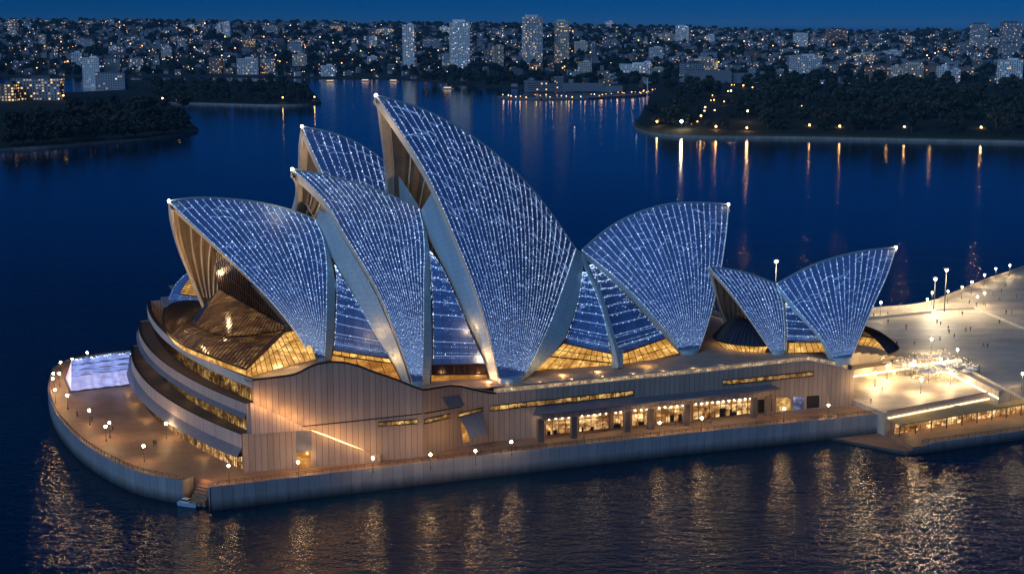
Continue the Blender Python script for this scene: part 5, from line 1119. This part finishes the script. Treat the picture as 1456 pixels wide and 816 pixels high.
tag(mb.build('hillside_trees', m_leaf[0]), 'dark trees filling the gaps between houses on the far hill', 'trees', kind='stuff')
# ---------------- park lamps, avenue, flagpole, buoys
def far_lamp(px, py, zg, h, label, power, col, glow, r=.8, group='park lamps', g=None):
    power *= .9; Gp = GR if px > 880 else (GL if px < 300 else GM)
    for _ in range(8): p = atz(px, py, zg); zg = .5*zg+.5*(pen_z(Gp, p[0], p[1])+h)
    p = atz(px, py, zg); t = thing('park_lamp', (p[0], p[1], zg-h), label, 'lamp', group); MB().tube([(p[0], p[1], zg-h), (p[0], p[1], zg)], [.16, .1], 6).build('post', m_iron, t); MB().ball(p, r, 8, 6).build('globe', glow, t, True)
    light('lamp_light', p-np.array([0, 1.8, .6]), power*.5, col, .6, t)
m_og = M('orange_lamp_globe', (1, .6, .3), .4, emit=(1, .47, .12), es=14)
far_lamp(969, 173, 10, 8, 'bright white-orange lamp at the tip of the right park by the water', 20000, (1, .66, .3), m_flood, 1.3)
for px, py, z, h, lb, pw in ((934, 173, 8, 5, 'dim lamp on the lawn right of the flagpole', 2500), (1063, 158, 14, 9, 'orange lamp on the dark trees left of the gum tree', 6000), (1062, 182, 6, 3, 'low lamp on the lawn under the left dark trees', 3000), (1140, 152, 16, 11, 'orange lamp beside the pale-barked tree', 7000), (1151, 178, 6, 3, 'low lamp on the lawn right of the pale-barked tree', 3500), (1018, 180, 6, 3, 'low lamp on the lawn at the foot of the avenue', 2500), (1194, 179.5, 6, 3, 'low lamp on the lawn left of the middle', 4500), (1286, 180.5, 6, 3, 'low lamp in the middle of the right lawn', 8000), (1395, 181, 6, 3, 'low lamp on the lawn toward the right frame edge', 12000), (1325, 142, 22, 4, 'orange lamp high among the right park trees', 3000), (1263, 138, 22, 4, 'dim orange lamp among the middle park trees', 2000)):
    far_lamp(px, py, z, h, lb, pw, (1, .50, .16), m_og, 1.0)
av = [(985, 176), (993, 172), (999, 164), (1001, 158), (1004, 152), (1008, 144), (1013, 143), (1016, 136), (1021, 132), (1033, 130), (1037, 127), (1042, 123), (1046, 122), (1061, 124), (1072, 124), (1018, 157), (1024, 152), (1030, 146), (1038, 139), (1046, 140)]
for k, (px, py) in enumerate(av):
    px += random.uniform(-4, 4); py += random.uniform(-2.5, 2.5); z = 6+(180-py)*.42; far_lamp(px, py, z, 3.5, 'warm lamp, %s up the avenue of lights in the right park' % nth(k+1), 110, (1, .62, .25), m_og, random.choice([.35, .5, .6, .95]), 'avenue of park lamps')
for px, py, lb in ((231, 140, 'red-orange lamp left of a pair at the near left point'), (252, 143, 'small orange lamp right of a pair at the near left point'), (90, 136, 'orange lamp beside the lit left apartment block'), (139, 148, 'orange lamp among the left trees'), (165, 158, 'orange lamp by the low lit house'), (447, 138, 'white lamp on the tip of the middle wooded point'), (402, 139, 'dim lamp near the tip of the middle wooded point')):
    far_lamp(px, py, 24 if px < 300 else 8, 6, lb, 450, (1, .55, .2), m_og, .9, 'lamps on the left points')
lh = thing('low_house', atz(129, 170, 10), 'small warmly lit house among trees on the near left point', 'house'); p = atz(129, 170, 10); MB().box(p-np.array([0, 0, 3]), 11, 8, 6.5).build('wall', m_hw[2], lh); wq = MB()
for k in range(3):
    for z in (-1.8, 1.2): wq = MB().box(p+np.array([-3.6+3.6*k, -4.05, z]), 2.4, .1, 1.7); wq.build('lit_window', m_wl, lh)
MB().add([tuple(p+np.array(q)) for q in ((-6, -4.5, 3.5), (6, -4.5, 3.5), (6, 4.5, 3.5), (-6, 4.5, 3.5), (-3, 0, 5.6), (3, 0, 5.6))], [(0, 1, 5, 4), (2, 3, 4, 5), (1, 2, 5), (3, 0, 4)]).build('roof', m_hr[0], lh)
p = atz(920, 166, 2); fp = thing('flagpole', p, 'tall white flagpole at the tip of the right park', 'flagpole'); MB().tube([p, p+np.array([0, 0, 44])], [.9, .5], 8).build('pole', m_white, fp); MB().tube([p+np.array([-4, 0, 40]), p+np.array([4, 0, 40])], .35, 6).build('yard', m_white, fp); MB().ball(p+np.array([0, 0, 44.5]), .9, 8, 6).build('truck_ball', m_conc, fp)
for px, py, lb, em in ((905, 198, 'white channel marker in the water off the park tip', m_white), (929, 143, 'tiny white marker in the water behind the flagpole', m_white), (817, 188, 'small pinkish light buoy alone on open water', m_wl)):
    p = atz(px, py, 0); t = thing('buoy', p, lb, 'buoy'); MB().tube([p-np.array([0, 0, .5]), p+np.array([0, 0, .8]), p+np.array([0, 0, 4.5])], [1.3, 1.2, .35], 8).build('float', m_white, t, True); MB().ball(p+np.array([0, 0, 5.0]), .55, 8, 6).build('lantern', em, t)
# ---------------- wharf building and lit jetty
wh = thing('wharf_building', (px_x(810, 2330), 2330, 2), 'long grey wharf building with rows of pale balconies on the far shore', 'building'); x0, x1 = px_x(746, 2300), px_x(885, 2340)
mb = MB(); n = 5
for k, (a, b_, hgt) in enumerate(((0, .24, 15), (.24, .8, 13), (.8, 1, 9))): MB().box((x0+(x1-x0)*(a+b_)/2, 2330, 1), (x1-x0)*(b_-a), 26, hgt).build('wall', m_hw[3], wh)
sb = MB(); dw = MB(); lwn = MB()
for i in range(4):
    sb.box((x0+(x1-x0)*.42, 2316.4, 2.6+i*3.1), (x1-x0)*.78, 1.2, .7)
    for k in range(16):
        xx = x0+(x1-x0)*(.04+.75*k/33); (lwn if random.random() < .12 else dw).add([(xx-1, 2316.9, 3.5+i*3.1), (xx+1, 2316.9, 3.5+i*3.1), (xx+1, 2316.9, 5.4+i*3.1), (xx-1, 2316.9, 5.4+i*3.1)], [(0, 1, 2, 3)])
sb.build('balcony', m_hw[0], wh); o = dw.build('dark_window', m_wd, wh); o['kind'] = 'stuff'; o = lwn.build('lit_window', m_wl, wh); o['kind'] = 'stuff'
MB().box((x0+(x1-x0)*.12, 2330, 16), (x1-x0)*.26, 27, 1.2).build('roof', m_hr[2], wh)
jt = thing('jetty', atz(820, 138, 2), 'long low jetty with rows of warm lights along the far water edge', 'jetty'); jp = [atz(x, y, 1.5) for x, y in ((716, 138), (732, 140.5), (770, 141), (830, 140), (900, 136), (960, 130), (1010, 127))]
mb = MB()
for a, b_ in zip(jp[:-1], jp[1:]):
    c = (a+b_)/2; L_ = np.linalg.norm(b_-a); mb.box((c[0], c[1]+9, .2), L_*1.02, 20, 2.2, math.atan2(b_[1]-a[1], b_[0]-a[0]))
mb.build('deck', m_hw[3], jt); rr = resamp(np.array(jp), 70)
for k, p in enumerate(rr):
    if random.random() < .72: q = p+np.array([random.uniform(-2, 2), random.uniform(0, 18), random.uniform(1.5, 6)]); MB().octa([q], [random.uniform(.5, 1.1)]).build('deck_lamp', random.choice([m_sl, m_sl, m_slw]), jt)
for k in range(9): light('jetty_light', jp[0]+(jp[4]-jp[0])*k/8+np.array([0, -3, 5]), 300, (1, .6, .25), .8, jt)
gal = [(1010, 100, 60, 2420, 10, 'white curved-roof gallery shed behind the avenue'), (1052, 104, 44, 2430, 9, 'pale long shed right of the gallery behind the park'), (1095, 112, 26, 2380, 8, 'low white-roofed shed left of the pale slab block')]
for px, py, wpx, D, h, lb in gal:
    x = px_x(px, D); z0 = 3; t = thing('shed', (x, D, z0), lb, 'building'); w_ = wpx*D/F; h2 = H+ray(px, py)[2]*(D/ray(px, py)[1])-z0; MB().box((x, D, z0-2), w_, 30, h2+2-4).build('wall', m_hw[3], t); MB().add([(x-w_/2, D-15, z0+h2-4), (x+w_/2, D-15, z0+h2-4), (x+w_/2, D+15, z0+h2-4), (x-w_/2, D+15, z0+h2-4), (x-w_/2, D, z0+h2), (x+w_/2, D, z0+h2)], [(0, 1, 5, 4), (2, 3, 4, 5), (1, 2, 5), (3, 0, 4)]).build('roof', m_hr[2], t)
    for k in range(6): MB().add([(x-w_/2+w_*(k+.2)/6, D-15.1, z0+4), (x-w_/2+w_*(k+.8)/6, D-15.1, z0+4), (x-w_/2+w_*(k+.8)/6, D-15.1, z0+6), (x-w_/2+w_*(k+.2)/6, D-15.1, z0+6)], [(0, 1, 2, 3)]).build('lit_window', m_wl if k % 3 else m_wdim, t)
# moored boats on the far water
for k, (px, py) in enumerate(((637, 127), (470, 117), (520, 116), (1052, 128), (560, 116.5))):
    p = atz(px, py, 0); t = thing('moored_boat', p, ['small pale ferry moored by the wooded shore', 'white boat moored near the middle wooded point', 'white boat moored below the low waterfront houses', 'small boat moored behind the avenue trees', 'white boat moored near the slim white tower'][k], 'boat', 'moored boats'); L_ = 20
    b = MB(); b.add([tuple(p+np.array(q)) for q in ((-L_/2, -3, 1.6), (L_/2, -3, 1.6), (L_/2+3, 0, 2), (L_/2, 3, 1.6), (-L_/2, 3, 1.6), (-L_/2+1, -2, -.3), (L_/2-1, -2, -.3), (L_/2-1, 2, -.3), (-L_/2+1, 2, -.3))], [(0, 1, 2, 3, 4), (0, 5, 6, 1), (1, 6, 2), (2, 6, 7), (2, 7, 3), (3, 7, 8, 4), (4, 8, 5, 0)]); b.build('hull', m_white, t); MB().box(p+np.array([-1, 0, 1.62]), L_*.6, 4, 2.4).build('cabin', m_white, t); MB().box(p+np.array([-1, 0, 2.4]), L_*.61, 4.1, .9).build('cabin_window', m_wl, t)
# ------------------------------------------------------------------ people
def person_mesh(i):
    r = random.Random(i); st = [.28, .05, .4, .18][i % 4]; V = [(0, 0, .95), (0, 0, 1.15), (0, 0, 1.42), (0, .0, 1.52), (0, .02, 1.66), (.1, 0, .9), (.11, st*.6, .5), (.11, st*.5, .08), (.11, st*.5+.14, .03), (-.1, 0, .9), (-.11, -st*.4, .5), (-.11, -st, .1), (-.11, -st+.14, .04), (.19, 0, 1.4), (.24, -st*.5, 1.12), (.23, -st*.3, .88), (-.19, 0, 1.4), (-.24, st*.5, 1.12), (-.23, st*.7, .9)]
    Ed = [(0, 1), (1, 2), (2, 3), (3, 4), (0, 5), (5, 6), (6, 7), (7, 8), (0, 9), (9, 10), (10, 11), (11, 12), (2, 13), (13, 14), (14, 15), (2, 16), (16, 17), (17, 18)]; Rd = [.15, .14, .16, .06, .105, .09, .065, .045, .04, .09, .065, .045, .04, .07, .05, .04, .07, .05, .04]
    me = bpy.data.meshes.new('person'); me.from_pydata(V, Ed, []); ob = bpy.data.objects.new('tmp', me); COL.objects.link(ob); sk = ob.modifiers.new('s', 'SKIN'); me.skin_vertices[0].data[0].use_root = True
    for k, q in enumerate(Rd): me.skin_vertices[0].data[k].radius = (q, q*.8)
    sd = ob.modifiers.new('d', 'SUBSURF'); sd.levels = 1; sd.render_levels = 1
    dg = bpy.context.evaluated_depsgraph_get(); m2 = bpy.data.meshes.new_from_object(ob.evaluated_get(dg)); bpy.data.objects.remove(ob)
    for c in ((.03, .03, .05), ((.10, .05, .05), (.06, .08, .12), (.35, .33, .3), (.04, .04, .04))[i % 4], (.45, .3, .22), (.03, .02, .015)): m2.materials.append(M('clothing', c, .8))
    for p in m2.polygons:
        z = p.center[2]; p.material_index = 0 if z < .92 else (1 if z < 1.5 else (3 if z > 1.68 or (z > 1.58 and p.center[1] < -.0) else 2)); p.use_smooth = True
    m2.name = 'person'; return m2
PMS = [person_mesh(i) for i in range(4)]; CL = ['in dark clothes', 'in a blue jacket', 'in a pale top', 'in black']
ppl = [(203, 641, ZB, 'beside the landing railing on the broadwalk'), (219, 634, ZB, 'on the open broadwalk right of the landing lamp'), (222, 633, ZB, 'walking just right of a companion on the open broadwalk'), (131, 600, ZB, 'between the lamps on the curved broadwalk'), (160, 612, ZB, 'right of the close pair of lamps'), (110, 592, ZB, 'near the curved railing in front of the marquee'), (434, 662, ZB, 'by the entrance door under the slate awning'), (545, 651, ZB, 'just right of the stair foot lamp'), (684, 647, ZB, 'just right of the lamp below the tilted awning'), (814, 621, ZB, 'in front of the first loggia window'), (830, 625, ZB, 'standing at the railing before the loggia'), (860, 613, ZB, 'in front of the second loggia window'), (905, 609, ZB, 'at the third loggia pillar'), (960, 604, ZB, 'between the two loggia lamps'), (1010, 603, ZB, 'right of the second loggia lamp'), (1091, 590, ZB, 'at the dark entrance past the loggia'), (1238, 574, ZT, 'on the terrace edge near the parapet'), (1254, 557, ZT, 'alone on the open terrace'),
 (1288, 470, ZP, 'far out on the forecourt left of its lamp'), (1275, 492, ZP, 'on the forecourt near the dining bowl'), (1300, 492, ZP, 'on the forecourt left of the open lamp'), (1242, 452, ZP, 'at the far left parapet'), (1262, 449, ZP, 'second by the far left parapet'), (1378, 432, ZP, 'on the slope below the curved parapet'), (1388, 436, ZP, 'on the slope next to the lower lamp'), (1401, 436, ZP, 'on the slope below the upper lamp'), (1412, 420, ZP, 'high on the slope, left one'), (1424, 416, ZP, 'high on the slope, middle one'), (1430, 408, ZP, 'topmost on the slope'), (1445, 424, ZP, 'on the slope by the right frame edge'), (1421, 428, ZP, 'in the middle of the slope')]
for k in range(16):
    x, y = random.uniform(1240, 1450), random.uniform(447, 505)
    if y > 470+(x-1240)*.2: y -= 30
    ppl.append((x, y, ZP, 'crossing the open forecourt, %s in the scatter of walkers from left' % nth(k+1)))
ppl[-16:] = [(a, b_, z, 'crossing the open forecourt, %s of the scattered walkers from left' % nth(i+1)) for i, (a, b_, z, _) in enumerate(sorted(ppl[-16:]))]
for k, (x, y, z, lb) in enumerate(ppl):
    p = atz(x, y, z); o = bpy.data.objects.new('person', PMS[k % 4]); COL.objects.link(o); o.location = (p[0], p[1], z+.005); o.rotation_euler[2] = random.uniform(0, 6.28); s_ = random.uniform(.97, 1.06); o.scale = (s_, s_, s_)
    tag(o, 'person %s %s' % (CL[k % 4], lb), 'person', 'people outdoors')

# ------------------------------------------------------------------ evening air over the harbour
hm_ = bpy.data.materials.new('evening_haze'); hm_.use_nodes = True; t = hm_.node_tree; t.nodes.clear(); o_ = t.nodes.new('ShaderNodeOutputMaterial'); v_ = t.nodes.new('ShaderNodeVolumePrincipled')
v_.inputs['Color'].default_value = (.22, .64, 1, 1); v_.inputs['Density'].default_value = .00003; v_.inputs['Anisotropy'].default_value = -.25; t.links.new(v_.outputs[0], o_.inputs['Volume'])
mb = MB(); mb.box((0, 78000, -8), 330000, 164100, 268); tag(mb.build('haze', hm_), kind='stuff')
S.cycles.volume_bounces = 0
